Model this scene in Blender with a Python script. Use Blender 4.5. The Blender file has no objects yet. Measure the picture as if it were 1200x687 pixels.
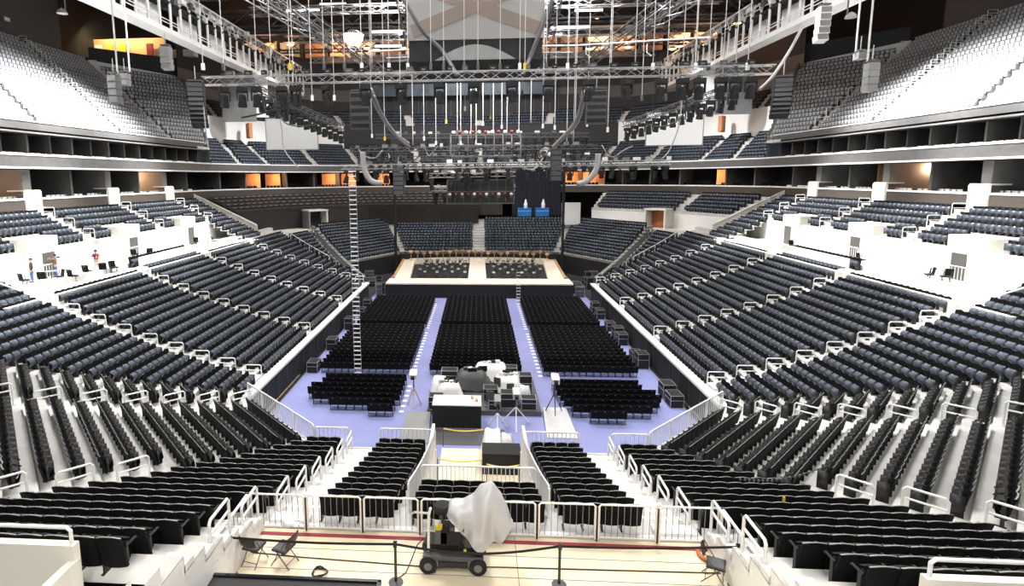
import bpy, math, random
import numpy as np
from mathutils import Vector, Matrix
PI = math.pi
random.seed(7)
SC = bpy.context.scene
COL = SC.collection

# ------------------------------------------------------------------ camera, world, lamps, exposure
cd = bpy.data.cameras.new('camera'); cam = bpy.data.objects.new('camera', cd); COL.objects.link(cam)
F_, CX_, CY_ = 660.0, 514.8, 300.0
cd.sensor_fit = 'HORIZONTAL'; cd.sensor_width = 36.0; cd.lens = F_ * 36.0 / 1200.0
cd.shift_x = (600 - CX_) / 1200.0; cd.shift_y = (CY_ - 343.5) / 1200.0
cd.clip_start = 0.1; cd.clip_end = 600
_p, _y, _r = .13845, -.07009, -.008085
_f = Vector((math.sin(_y)*math.cos(_p), math.cos(_y)*math.cos(_p), -math.sin(_p)))
_ri = Vector((math.cos(_y), -math.sin(_y), 0)); _u = _ri.cross(_f)
_R = _ri*math.cos(_r) + _u*math.sin(_r); _U = -_ri*math.sin(_r) + _u*math.cos(_r)
CAMP = Vector((0, 0, 14.5))
cam.matrix_world = Matrix(((_R.x, _U.x, -_f.x, 0), (_R.y, _U.y, -_f.y, 0), (_R.z, _U.z, -_f.z, 14.5), (0, 0, 0, 1)))
SC.camera = cam

wd = bpy.data.worlds.new('hall_air'); SC.world = wd; wd.use_nodes = True
wd.node_tree.nodes['Background'].inputs[0].default_value = (.8, .85, 1, 1)
wd.node_tree.nodes['Background'].inputs[1].default_value = 0.10
SC.view_settings.view_transform = 'Standard'; SC.view_settings.look = 'None'
SC.view_settings.exposure = 0.0; SC.view_settings.gamma = 1.0; SC.view_settings.use_curve_mapping = False
SC.cycles.max_bounces = 4; SC.cycles.diffuse_bounces = 2; SC.cycles.glossy_bounces = 2
SC.cycles.caustics_reflective = False; SC.cycles.caustics_refractive = False

def area(x, y, z, sx, sy, power, target=None, col=(1, 1, 1), spread=PI):
    l = bpy.data.lights.new('fill_or_concourse_light', 'AREA'); l.shape = 'RECTANGLE'; l.size = sx; l.size_y = sy
    l.energy = power; l.color = col; l.spread = spread
    o = bpy.data.objects.new('fill_or_concourse_light', l); COL.objects.link(o); o.location = (x, y, z)
    d = (Vector(target) - Vector((x, y, z))) if target else Vector((0, 0, -1))
    o.rotation_euler = d.to_track_quat('-Z', 'Y').to_euler(); return o
def spot(x, y, z, tgt, power, size, blend=.5, col=(1, 1, 1), rad=.5):
    l = bpy.data.lights.new('house_or_fill_light', 'SPOT'); l.energy = power; l.spot_size = size; l.spot_blend = blend
    l.color = col; l.shadow_soft_size = rad
    o = bpy.data.objects.new('house_or_fill_light', l); COL.objects.link(o); o.location = (x, y, z)
    o.rotation_euler = (Vector(tgt)-Vector((x, y, z))).to_track_quat('-Z', 'Y').to_euler(); return o
# overhead fill lights added over the bowl
for _x in (-12, 12):
    area(_x, 26, 38, 6, 6, 7500, (_x*.8, 30, 0), (1, .97, .92))
    area(_x, 48, 41, 6, 6, 8000, None, (1, .98, .95))
    area(_x, 76, 41, 6, 6, 8000, None, (1, .98, .95))
for s in (-1, 1):
    # house lights above the side stands and decks
    for yy in (30, 46, 62):
        spot(s*26, yy, 36, (s*33.0, yy, 8), 95000, .72, .6, (1, .98, .96))
        spot(s*18, yy, 34, (s*19, yy, 4), 15000, 1.0, .9, (.90, .95, 1))
    # house lights on the front rows of the upper tier
    for yy in (18, 28, 38, 48, 57):
        spot(s*33.4, yy, 27.6, (s*42.5, yy+1, 20.6), 82000 if yy < 45 else 44000, 1.55, .75, (1, .99, .98), .3)
    spot(s*14, 78, 36, (s*36, 88, 18), 36000, .8, .8)
    # unseen spots added to brighten the corner blocks
    spot(s*14, 18, 30, (s*16, 21, 4), 4000, 1.2, .8, (1, .98, .95))
area(0, 1, 25, 9, 4, 2600, (0, 12, 5), (1, .96, .90))  # unseen lamp added to brighten the platform
spot(0, -9, 23, (0, 11, 6), 11000, 1.3, .8, (1, .96, .90), 1.0)  # frontal spot added behind the camera to lift the near corner walls
area(0, 69, 27, 14, 5, 5500, (0, 78, 1), (1, .93, .84))  # lamp added to brighten the stage deck
area(0, 90, 38, 20, 6, 7500, (0, 112, 20), (.95, .97, 1))  # added ambient fill for the far tier

# ------------------------------------------------------------------ materials
def mat(name, col, rough=.6, metal=0.0, emit=None, estr=1.0, noise=0.0, nscale=5.0, bump=0.0, spec=None):
    m = bpy.data.materials.new(name); m.use_nodes = True; nt = m.node_tree; b = nt.nodes['Principled BSDF']
    b.inputs['Base Color'].default_value = (*col, 1); b.inputs['Roughness'].default_value = rough
    b.inputs['Metallic'].default_value = metal
    if spec is not None: b.inputs['Specular IOR Level'].default_value = spec
    if noise or bump:
        tc = nt.nodes.new('ShaderNodeTexCoord'); n = nt.nodes.new('ShaderNodeTexNoise')
        n.inputs['Scale'].default_value = nscale; n.inputs['Detail'].default_value = 5
        nt.links.new(tc.outputs['Object'], n.inputs['Vector'])
        if noise:
            r = nt.nodes.new('ShaderNodeValToRGB')
            r.color_ramp.elements[0].position = .3; r.color_ramp.elements[1].position = .7
            r.color_ramp.elements[0].color = (*[c*(1-noise) for c in col], 1)
            r.color_ramp.elements[1].color = (*[min(1, c*(1+noise)) for c in col], 1)
            nt.links.new(n.outputs['Fac'], r.inputs['Fac']); nt.links.new(r.outputs['Color'], b.inputs['Base Color'])
        if bump:
            bp = nt.nodes.new('ShaderNodeBump'); bp.inputs['Strength'].default_value = bump
            nt.links.new(n.outputs['Fac'], bp.inputs['Height']); nt.links.new(bp.outputs['Normal'], b.inputs['Normal'])
    if emit:
        b.inputs['Emission Color'].default_value = (*emit, 1); b.inputs['Emission Strength'].default_value = estr
    return m
M = {}
M['seat_back'] = mat('black seat fabric', (.0035, .0035, .004), .65, noise=.3, nscale=30, spec=.15)
M['lit_tier_pan'] = mat('seat plastic lightened as floodlit', (.42, .43, .45), .45)  # same seat pans, with the upper tier's strong light put into the colour
M['lit_tier_back'] = mat('seat back lightened as floodlit', (.07, .072, .078), .6)  # same seat backs, lightened for that strong light
M['seat_pan'] = mat('grey seat plastic', (.065, .082, .11), .25, noise=.15, nscale=8)
M['seat_pan_dark'] = mat('black and shaded seat plastic', (.006, .006, .0065), .45)  # also corner and end seat pans, side-seat plastic with shade painted in
M['seat_arm'] = mat('dark seat metal', (.010, .010, .011), .5)
M['trim_grey'] = mat('seat edge grey', (.16, .16, .16), .5)
M['lip_highlight'] = mat('painted seat top highlight', (.26, .26, .26), .4)  # highlight on the seat tops, put into the colour
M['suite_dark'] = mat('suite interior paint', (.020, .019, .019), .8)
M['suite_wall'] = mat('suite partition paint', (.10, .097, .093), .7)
M['concrete'] = mat('pale painted concrete', (.56, .55, .53), .8, noise=.10, nscale=1.2, bump=.1)
M['deck'] = mat('cream concrete deck', (.80, .77, .71), .7, noise=.06, nscale=.8)
M['platform'] = mat('cream plywood deck', (.80, .69, .50), .6, noise=.07, nscale=1.5)
M['white'] = mat('white paint', (.85, .85, .84), .45)
M['rail'] = mat('white rail paint', (.82, .82, .80), .4)
M['cream'] = mat('cream plaster', (.80, .77, .68), .7)
M['blue_floor'] = mat('periwinkle floor covering', (.215, .235, .46), .6, noise=.07, nscale=.6)
M['black'] = mat('black cloth', (.008, .008, .009), .8, noise=.2, nscale=3)
M['gloss_black'] = mat('gloss black', (.012, .012, .014), .15)
M['dark'] = mat('charcoal paint', (.022, .022, .024), .7)
M['dark_grey'] = mat('dark grey metal', (.07, .07, .075), .5)
M['mid_grey'] = mat('mid grey panel', (.22, .22, .22), .6, noise=.08, nscale=1)
M['fascia'] = mat('grey fascia panel', (.11, .107, .105), .55, noise=.12, nscale=1.5)
M['taupe'] = mat('taupe fascia cloth', (.060, .050, .043), .7, noise=.12, nscale=4)
M['alu'] = mat('aluminium truss', (.55, .55, .56), .35, .7)
M['alu_dark'] = mat('dull truss', (.10, .10, .105), .5, .3)
M['chain'] = mat('steel chain', (.5, .5, .5), .4, .3)
M['rubber'] = mat('black cable rubber', (.012, .012, .012), .5)
M['grey_cable'] = mat('grey cable sock', (.30, .30, .30), .6)
M['screen'] = mat('white projection cloth', (.82, .82, .82), .7)
M['screen_off'] = mat('grey projection cloth', (.50, .50, .49), .7)
M['warm_wall'] = mat('warm lit suite wall', (.75, .42, .22), .7)
M['warm_lamp'] = mat('warm lamp', (1, .6, .3), .5, emit=(1, .50, .2), estr=9)
M['white_lamp'] = mat('white lamp', (1, 1, 1), .5, emit=(1, .97, .95), estr=60)
M['soft_lamp'] = mat('tube lamp', (1, 1, 1), .5, emit=(1, .98, .95), estr=4)
M['orange'] = mat('orange panel', (.55, .18, .06), .6)
M['stage'] = mat('bare stage plywood', (.85, .76, .64), .5, noise=.05, nscale=1)
M['wood'] = mat('plywood edge', (.50, .27, .12), .6, noise=.2, nscale=6)
M['red'] = mat('red tape', (.25, .02, .035), .6)
M['yellow'] = mat('yellow tape', (.70, .50, .04), .5)
M['blue'] = mat('bright blue plastic', (.02, .20, .62), .5)
M['drape'] = mat('brown black drape', (.022, .019, .017), .85, noise=.25, nscale=1.5)
M['navy'] = mat('navy backdrop', (.008, .009, .020), .8)
M['skin'] = mat('skin', (.55, .33, .24), .6)
M['hair'] = mat('dark hair', (.02, .014, .01), .6)
M['denim'] = mat('blue denim', (.06, .12, .32), .8)
M['black_jkt'] = mat('black jacket', (.02, .02, .025), .8)
M['brown_jkt'] = mat('brown jacket', (.16, .11, .06), .8)
M['red_jkt'] = mat('red checked shirt', (.30, .05, .08), .8)
M['pale_trs'] = mat('pale trousers', (.70, .68, .66), .8)
M['cover'] = mat('silver grey cover', (.50, .50, .51), .38, noise=.05, nscale=3)
M['tan'] = mat('tan stripe', (.17, .135, .115), .7)
M['panel'] = mat('scoreboard grey', (.24, .235, .23), .7)
M['gold'] = mat('gold post', (.62, .43, .22), .5)
M['led'] = mat('ribbon screen', (.04, .07, .10), .4, noise=.6, nscale=.35)

# ------------------------------------------------------------------ mesh builder
class MB:
    def __init__(s): s.v = []; s.f = []; s.m = []; s.ms = []
    def mi(s, m):
        if m not in s.ms: s.ms.append(m)
        return s.ms.index(m)
    def add(s, vs, fs, m):
        o = len(s.v); s.v += [tuple(v) for v in vs]; s.f += [tuple(i+o for i in f) for f in fs]; s.m += [s.mi(m)]*len(fs); return s
    def box(s, c, d, m, rz=0, mtx=None, taper=1.0):
        hx, hy, hz = d[0]/2, d[1]/2, d[2]/2
        vs = [Vector((x*(taper if z > 0 else 1), y*(taper if z > 0 else 1), z)) for z in (-hz, hz) for x, y in ((-hx, -hy), (hx, -hy), (hx, hy), (-hx, hy))]
        R = mtx if mtx is not None else Matrix.Rotation(rz, 3, 'Z')
        vs = [R @ v + Vector(c) for v in vs]
        return s.add(vs, [(3, 2, 1, 0), (4, 5, 6, 7), (0, 1, 5, 4), (1, 2, 6, 5), (2, 3, 7, 6), (3, 0, 4, 7)], m)
    def quad(s, a, b, c, d, m): return s.add([a, b, c, d], [(0, 1, 2, 3)], m)
    def tube(s, pts, r, m, n=6, closed=False):
        pts = [Vector(p) for p in pts]; L = len(pts); vs = []; fs = []
        rs = r if isinstance(r, (list, tuple)) else [r]*L
        prev = None
        for i, p in enumerate(pts):
            if closed: t = pts[(i+1) % L]-pts[i-1]
            else: t = pts[min(i+1, L-1)]-pts[max(i-1, 0)]
            t = t.normalized() if t.length > 1e-9 else Vector((0, 0, 1))
            if prev is None:
                a = t.cross(Vector((0, 0, 1)));
                if a.length < .05: a = t.cross(Vector((1, 0, 0)))
            else: a = prev - t*prev.dot(t)
            a.normalize(); prev = a; b = t.cross(a)
            for k in range(n):
                an = 2*PI*k/n + PI/n
                vs.append(p + (a*math.cos(an)+b*math.sin(an))*rs[i])
        for i in range(L if closed else L-1):
            j = (i+1) % L
            for k in range(n):
                k2 = (k+1) % n; fs.append((i*n+k, i*n+k2, j*n+k2, j*n+k))
        if not closed: fs += [tuple(range(n-1, -1, -1)), tuple((L-1)*n+k for k in range(n))]
        return s.add(vs, fs, m)
    def lathe(s, prof, c, m, n=12, mtx=None):
        vs = []; fs = []; R = mtx if mtx is not None else Matrix.Identity(3)
        for (r, z) in prof:
            for k in range(n): vs.append(R @ Vector((r*math.cos(2*PI*k/n), r*math.sin(2*PI*k/n), z)) + Vector(c))
        for i in range(len(prof)-1):
            for k in range(n):
                k2 = (k+1) % n; fs.append((i*n+k, i*n+k2, (i+1)*n+k2, (i+1)*n+k))
        fs += [tuple(range(n-1, -1, -1)), tuple((len(prof)-1)*n+k for k in range(n))]
        return s.add(vs, fs, m)
    def prism(s, poly, z0, z1, m):
        n = len(poly); vs = [(x, y, z0) for x, y in poly]+[(x, y, z1) for x, y in poly]
        return s.add(vs, [tuple(range(n-1, -1, -1)), tuple(range(n, 2*n))]+[(i, (i+1) % n, n+(i+1) % n, n+i) for i in range(n)], m)
    def data(s, name, smooth=False):
        me = bpy.data.meshes.new(name); me.from_pydata(s.v, [], s.f)
        for m in s.ms: me.materials.append(M[m])
        me.polygons.foreach_set('material_index', s.m)
        if smooth: me.polygons.foreach_set('use_smooth', [True]*len(s.f))
        me.update(); return me
    def build(s, name, parent=None, loc=None, rz=0, smooth=False):
        o = bpy.data.objects.new(name, s.data(name, smooth)); COL.objects.link(o)
        if parent: o.parent = parent
        if loc: o.location = loc
        if rz: o.rotation_euler = (0, 0, rz)
        return o
def tag(o, label=None, cat=None, group=None, kind=None):
    if label: o['label'] = label
    if cat: o['category'] = cat
    if group: o['group'] = group
    if kind: o['kind'] = kind
    return o
def struct(name, mb, label=None): return tag(mb.build(name), label, None, None, 'structure')
def thing(name, label, cat, loc=(0, 0, 0), rz=0, group=None):
    o = bpy.data.objects.new(name, None); COL.objects.link(o); o.location = loc; o.rotation_euler = (0, 0, rz)
    o.empty_display_size = .1
    return tag(o, label, cat, group)
def copy_tree(o, parent=None):
    c = o.copy(); COL.objects.link(c); c.parent = parent
    for ch in list(o.children): copy_tree(ch, c)
    return c
ORD = 'first second third fourth fifth sixth seventh eighth ninth tenth eleventh twelfth thirteenth fourteenth fifteenth sixteenth seventeenth eighteenth nineteenth twentieth'.split()
def nth(i):
    if i < 20: return ORD[i]
    if i < 29: return 'twenty-' + ORD[i-20]
    if i == 29: return 'thirtieth'
    return 'thirty-' + ORD[i-30] if i < 39 else 'fortieth'
def stuffcopy(name, mbs, places, label, cat, group=None):
    """one mesh holding many copies: places = (x, y, z, rz, which prototype)"""
    vs = []; fs_n = []; fs_i = []; mi = []; mats = []; off = 0
    for k, mb in enumerate(mbs):
        P = np.array([p[:4] for p in places if p[4] == k], dtype=float)
        if not len(P): continue
        V = np.array(mb.v); c, s_ = np.cos(P[:, 3]), np.sin(P[:, 3])
        X = P[:, 0:1]+c[:, None]*V[None, :, 0]-s_[:, None]*V[None, :, 1]
        Y = P[:, 1:2]+s_[:, None]*V[None, :, 0]+c[:, None]*V[None, :, 1]
        Z = P[:, 2:3]+V[None, :, 2]
        vs.append(np.stack([X, Y, Z], -1).reshape(-1, 3))
        tot = np.array([len(f) for f in mb.f]); idx = np.concatenate([np.array(f) for f in mb.f])
        n = len(P); nv = len(mb.v)
        fs_n.append(np.tile(tot, n)); fs_i.append((idx[None, :]+(off+np.arange(n)*nv)[:, None]).ravel())
        mm = []
        for m in mb.ms:
            if m not in mats: mats.append(m)
            mm.append(mats.index(m))
        mi.append(np.tile(np.array([mm[q] for q in mb.m]), n)); off += n*nv
    vs = np.concatenate(vs); tot = np.concatenate(fs_n); idx = np.concatenate(fs_i); mi = np.concatenate(mi)
    me = bpy.data.meshes.new(name); me.vertices.add(len(vs)); me.vertices.foreach_set('co', vs.ravel().astype(np.float32))
    me.loops.add(len(idx)); me.loops.foreach_set('vertex_index', idx.astype(np.int32))
    st = np.concatenate([[0], np.cumsum(tot)[:-1]])
    me.polygons.add(len(tot)); me.polygons.foreach_set('loop_start', st.astype(np.int32))
    me.polygons.foreach_set('loop_total', tot.astype(np.int32))
    for m in mats: me.materials.append(M[m])
    me.polygons.foreach_set('material_index', mi.astype(np.int32)); me.update(calc_edges=True)
    o = bpy.data.objects.new(name, me); COL.objects.link(o); return tag(o, label, cat, group, 'stuff')
def proj(p):
    d = Vector(p)-CAMP; z = d.dot(_f)
    return (CX_+F_*d.dot(_R)/z, CY_-F_*d.dot(_U)/z) if z > .1 else (-999, -999)

# ------------------------------------------------------------------ the bowl: row lines
def g(k): return 1.9+.2*k+.00525*k*k                      # tread height of row k
def XS(k): return 13.4+.83*k
def bis1(k): return Vector((XS(k), 30.3-.37*k))           # side rows turn into corner rows
def bis2(k): return Vector((7.9+.405*k, 24.7-.85*k))      # corner rows turn into end rows
def YE(k): return 24.7-.85*k
def cornerpt(k, t): return bis2(k).lerp(bis1(k), t)
def aisle5(k):                                            # distance from bis1 along the corner row
    return 1.3+.36*k
NK = 20
# ------------------------------------------------------------------ floor, risers, walls
def floors():
    b = MB(); b.prism([(-60, -6), (60, -6), (60, 125), (-60, 125)], -.5, -.02, 'dark'); struct('floor', b, 'dark arena ground slab')
    b = MB(); b.prism([(-12.95, 29.6), (-7.6, 24.6), (7.6, 24.6), (12.95, 29.6), (13.05, 66), (12.8, 88), (-12.8, 88), (-13.05, 66)], -.02, 0, 'blue_floor')
    struct('floor', b, 'periwinkle blue arena floor covering')
    b = MB(); b.prism([(-1.95, 16.6), (1.95, 16.6), (1.95, 28.6), (-1.95, 28.6)], .0, .03, 'platform'); struct('floor', b, 'cream floor of the pit behind the mixing desk')
floors()
def riser_section(name, P, ks, z, m='concrete', depth=None):
    """P(k) -> list of plan points of the front edge of row k"""
    b = MB()
    for k in ks:
        A = P(k); B = P(k+1); zz = z(k); zl = z(k-1) if k > ks[0] else z(k)-.35
        for i in range(len(A)-1):
            a0, a1, b0, b1 = A[i], A[i+1], B[i], B[i+1]
            b.quad((a0[0], a0[1], zz), (a1[0], a1[1], zz), (b1[0], b1[1], zz), (b0[0], b0[1], zz), m)
            b.quad((a0[0], a0[1], zl), (a1[0], a1[1], zl), (a1[0], a1[1], zz), (a0[0], a0[1], zz), m)
    return struct(name, b)
def mir(s, pts): return [(s*p[0], p[1]) for p in pts]
TK = lambda k: (XS(k), 66.6+.6*k)                         # thin rail line, far end of the side rows
SK = lambda k: (14.0+.66*k, 66.2+1.0*k)                   # sloping stair in the far corner
for s in (-1, 1):
    riser_section('seating_riser', lambda k, s=s: mir(s, [TK(k), (XS(k), 30.3-.37*k)]), range(0, NK), g)
    riser_section('seating_riser', lambda k, s=s: mir(s, [bis1(k), bis2(k)]), range(0, NK), g)
    riser_section('seating_riser', lambda k, s=s: [(s*bis2(k).x, YE(k)), (s*(2.1 if k < 8 else 0), YE(k))], range(0, 8), g)
    riser_section('seating_riser', lambda k, s=s: [(s*bis2(k).x, YE(k)), (0, YE(k))], range(8, 12), g)
    riser_section('seating_riser', lambda k, s=s: [(s*bis2(k).x, YE(k)), (s*6.05, YE(k))], range(12, 18), g)
    riser_section('seating_riser', lambda k, s=s: mir(s, [SK(k), TK(k)]), range(0, 17), g)
    # far end of the bowl behind the stage
    FE = lambda k, s=s: mir(s, [(0, 87.4+.8*k), (12.3+.3*k, 87.0+.8*k), (19.0+.5*k, 75.6+.55*k)])
    riser_section('seating_riser', FE, range(0, 12), lambda k: 3.0+.36*k)
    b = MB(); b.quad((0, 87.4, 0), (s*12.3, 87, 0), (s*12.3, 87, 3.0), (0, 87.4, 3.0), 'black')
    b.quad((s*12.3, 87, 0), (s*19, 75.6, 0), (s*19, 75.6, 3.0), (s*12.3, 87, 3.0), 'black')
    b.quad((s*14, 66.2, 0), (s*19, 75.6, 0), (s*19, 75.6, 3.0), (s*14, 66.2, 3.0), 'black')
    struct('wall_rear', b, 'black wall below the seats behind the stage')
    # dasher wall under the front row: black wall, white cap
    b = MB()
    path = [(s*13.35, 66), (s*13.35, 30.4)]
    (x0, y0), (x1, y1) = path
    b.box((s*13.3, 48.2, .95), (.18, 35.6, 1.9), 'black')
    b.box((s*13.35, 48.2, 1.98), (.55, 35.8, .16), 'rail')
    for i in range(int(35.6/1.8)): b.box((s*13.18, 31.2+i*1.8, .9), (.04, .05, 1.7), 'dark_grey')
    b.box((s*13.19, 35.5, .12), (.03, 7.5, .10), 'gold')
    struct('wall_left' if s < 0 else 'wall_right', b, 'black floor wall with white cap below the side seats')
    b = MB(); c0 = Vector((13.3, 30.2)); c1 = Vector((7.75, 24.75)); d = c1-c0
    mid = (c0+c1)/2; ang = math.atan2(d.y*1, d.x*s)
    b.box((s*mid.x, mid.y, .95), (d.length, .15, 1.9), 'white', rz=ang); struct('wall_corner', b)
    b = MB(); b.box((s*4.9, 24.72, .95), (5.9, .15, 1.9), 'white'); struct('wall_front', b)
    # wall beside the pit and beside the platform
    b = MB(); b.box((s*2.05, 21.2, 1.6), (.12, 7.0, 3.2), 'white'); struct('wall_pit', b)
    b = MB()
    for k in range(12, NK):
        b.quad((s*6.04, YE(k), 4.7), (s*6.04, YE(k+1), 4.7), (s*6.04, YE(k+1), g(k)), (s*6.04, YE(k), g(k)), 'white')
    struct('wall_platform', b)
    # decks above the lower rows
    b = MB()
    b.prism([(s*27.2, 30), (s*33.4, 30), (s*33.4, 70), (s*27.2, 67)] if s > 0 else [(s*27.2, 67), (s*33.4, 70), (s*33.4, 30), (s*27.2, 30)], 6.3, 7.2, 'deck')
    b.prism([(s*29.9, 10), (s*40, 10), (s*40, 30), (s*29.9, 30)] if s > 0 else [(s*29.9, 30), (s*40, 30), (s*40, 10), (s*29.9, 10)], 6.3, 7.9, 'deck')
    struct('floor', b, 'bright white deck between lower and upper side rows')
    b = MB(); q = [(25.5, 82.5), (32.2, 77), (35, 80), (30, 90), (19.5, 102), (0, 103), (0, 97.2), (15.8, 96.8)]
    q = mir(s, q); q = q if s < 0 else q[::-1]
    b.prism(q, 5.8, 6.9 if s > 0 else 6.9, 'deck'); struct('floor', b, 'deck behind the far corner seats')
# the platform in front of the camera
b = MB(); b.prism([(-6.4, 2), (6.4, 2), (6.4, 14.5), (-6.4, 14.5)], 4.3, 4.7, 'platform')
for yy in (13.55, 12.75, 11.9): b.box((0, yy, 4.703), (12.6, .018, .008), 'mid_grey')
b.box((1.0, 12.9, 4.703), (.018, 3.0, .008), 'mid_grey')
struct('floor', b, 'cream plywood platform with black joint lines')
b = MB(); b.box((0, 14.45, 4.55), (12.8, .12, .5), 'white'); struct('wall_platform', b)
# steps in the aisles
def steps(name, pts):
    b = MB()
    for (x, y, z, rz, w) in pts: b.box((x, y, z), (w, .40, .18), 'white', rz=rz)
    return struct(name, b)
AY = (65.4, 54.3, 43.7, 33.3)
for s in (-1, 1):
    for yy in AY: steps('stair', [(s*(XS(k)-.2+.83), yy, g(k)+.07, PI/2, 1.0) for k in range(0, 17)])
    steps('stair', [(s*(5.35 if k < 12 else 6.32), YE(k)-.68, g(k)+.07, 0, 1.1 if k < 12 else .56) for k in range(0, 17)])

# aisle distance helpers in the corner
def corner_dir(k):
    d = bis1(k)-bis2(k); L = d.length; return d/L, L

# ------------------------------------------------------------------ seats: where they stand
SEATS = []   # (x, y, z, rz, proto, section, row, idx)
def row(ax, ay, bx, by, z, face, sec, r, proto=0, pitch=.53):
    """seats from a to b; face = plan point they look towards"""
    a = Vector((ax, ay)); b_ = Vector((bx, by)); d = b_-a; L = d.length
    n = int(L/pitch)
    if n < 1: return
    d.normalize(); nrm = Vector((-d.y, d.x)); mid = (a+b_)/2
    if (Vector(face)-mid).dot(nrm) < 0: nrm = -nrm
    rz = math.atan2(nrm.y, nrm.x)+PI/2           # prototype looks along -Y
    st = (L-n*pitch)/2
    for i in range(n):
        p = a+d*(st+(i+.5)*pitch); SEATS.append((p.x, p.y, z, rz, proto, sec, r, i))
CC = (0, 52)
for s in (-1, 1):
    L_ = 'left' if s < 0 else 'right'
    for k in range(0, 20):
        kk = k+.62; x = XS(kk); z = g(k); y5 = 30.3-.37*kk
        def side(y0, y1, name):
            if y1-y0 > .6: row(s*x, y0, s*x, y1, z, (0, (y0+y1)/2), name, k, 1)
        if k <= 16:
            side(66.0, 66.4+.6*kk, 'far'+L_)
            side(54.95, 64.8, 'sA'+L_); side(33.95, 43.1, 'sC'+L_)
        if k <= 18: side(44.3, 53.7, 'sB'+L_)
        side(y5+.1, 32.7, 'sD'+L_)
        # corner rows
        d, L = corner_dir(kk); p1 = bis1(kk); p2 = bis2(kk)
        a5 = aisle5(kk)
        lo = 1.35 if k >= 7 else .15
        def cr(t0, t1, name):
            if t1-t0 < .5: return
            a = p2+d*t0; b_ = p2+d*t1; row(s*a.x, a.y, s*b_.x, b_.y, z, (0, 60), name, k, 2)
        cr(lo, L-a5-.6, 'corner'+L_)
        cr(L-a5+.6, L-.15, 'wedge'+L_)
        # end rows
        yy = YE(kk)
        xo = bis2(kk).x-.1
        if k < 18: row(s*(6.05 if k < 12 else 6.62), yy, s*xo, yy, z, (s*8, 60), 'end'+L_, k, 2)
        if k < 12: row(s*2.15, yy, s*(4.72), yy, z, (0, 60), 'mid'+L_, k, 2)
    # far corner wedge
    for k in range(1, 16):
        kk = k+.6; a = SK(kk); b_ = TK(kk)
        row(s*(a[0]+.6), a[1]-.2, s*(b_[0]-.2), b_[1], g(k), (0, 50), 'farwedge', k, 1)
    for k in range(0, 12):
        kk = k+.6; z = 3.0+.36*k
        x2, y2, x3, y3 = 12.3+.3*kk, 87.0+.8*kk, 19.0+.5*kk, 75.6+.55*kk
        row(s*.9, 87.4+.8*kk, s*(x2-.7), y2+.02, z, (0, 40), 'rear', k, 1)
        row(s*(x2+.1), y2-.1, s*(x3-.6), y3+.9, z, (0, 50), 'rear', k, 1)
for k in range(8, 12):
    kk = k+.62; row(-1.95, YE(kk), 1.95, YE(kk), g(k), (0, 60), 'centre', k, 2)

# upper block of the lower bowl (rows below the suites)
UY = (35.0, 45.8, 56.5, 67.3)
def uz(j): return 9.4+.455*j
def UX(j): return 32.75+.85*j
UP = lambda j: [(UX(j), 12), (UX(j), 75), (28.9+.72*j, 84+.5*j), (18.6+.5*j, 94.5+.75*j), (0, 95.2+.85*j)]
for s in (-1, 1):
    tarped = s < 0
    riser_section('seating_riser', lambda j, s=s: mir(s, UP(j)[:2]), range(0, 6), uz)
    riser_section('seating_riser', lambda j, s=s: mir(s, UP(j)[1:(5 if s < 0 else 4)]), range(0, 6), uz, 'drape' if tarped else 'concrete')
    b = MB()
    P = UP(0)
    for i in range(4):
        (x0, y0), (x1, y1) = P[i], P[i+1]
        m = 'white' if (i == 0 or s > 0) else 'drape'
        if i == 3 and s > 0: continue
        if i == 3: m = 'drape'
        b.quad((s*x0, y0, 6.8), (s*x1, y1, 6.8), (s*x1, y1, 9.04), (s*x0, y0, 9.04), m)
    struct('wall_upper_block', b)
    # vomitory boxes
    for ya in UY[1:]+(78.2,):
        if ya > 70: continue
        b = MB(); y0, y1 = ya-7.6, ya-4.4
        b.box((s*33.9, (y0+y1)/2, 8.75), (2.5, y1-y0, 3.1), 'cream'); b.box((s*32.64, (y0+y1)/2+.5, 8.15), (.06, 1.2, 1.9), 'suite_wall')
        struct('wall_vomitory', b)
    for j in range(5):
        x = UX(j)+.62
        ys = (14,)+UY+(74.6,)
        for i in range(len(ys)-1):
            y0, y1 = ys[i]+.65, ys[i+1]-.65
            if j < 2 and i < 4 and i > 0:
                row(s*x, y0, s*x, ys[i+1]-7.8, uz(j), (0, 50), 'upperblock', j, 1)
                row(s*x, ys[i+1]-4.2, s*x, y1, uz(j), (0, 50), 'upperblock', j, 1)
            else: row(s*x, y0, s*x, y1, uz(j), (0, 50), 'upperblock', j, 1)
        if s > 0:
            jj = j+.6; P = [(UX(jj), 75), (28.9+.72*jj, 84+.5*jj), (18.6+.5*jj, 94.5+.75*jj)]
            for i in range(2):
                a = Vector(P[i]); c = Vector(P[i+1]); d = (c-a).normalized()
                a2 = a+d*.8; c2 = c-d*.8
                row(a2.x, a2.y, c2.x, c2.y, uz(j), (0, 50), 'upperblock', j, 1)
    # rows running up beside the far aisle
    riser_section('seating_riser', lambda k, s=s: mir(s, [(28.0+.83*k, 66.3), (28.0+.83*k, 71.5)]), range(0, 6), lambda k: 7.0+.42*k)
    for k in range(0, 6): row(s*(28.5+.83*k), 66.5, s*(28.5+.83*k), 71.3, 7.0+.42*k, (0, 60), 'upperblock', k, 1)
    for ya in UY: steps('stair', [(s*(UX(j)+.62), ya, uz(j)+.08, PI/2, 1.0) for j in range(5)])
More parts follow.
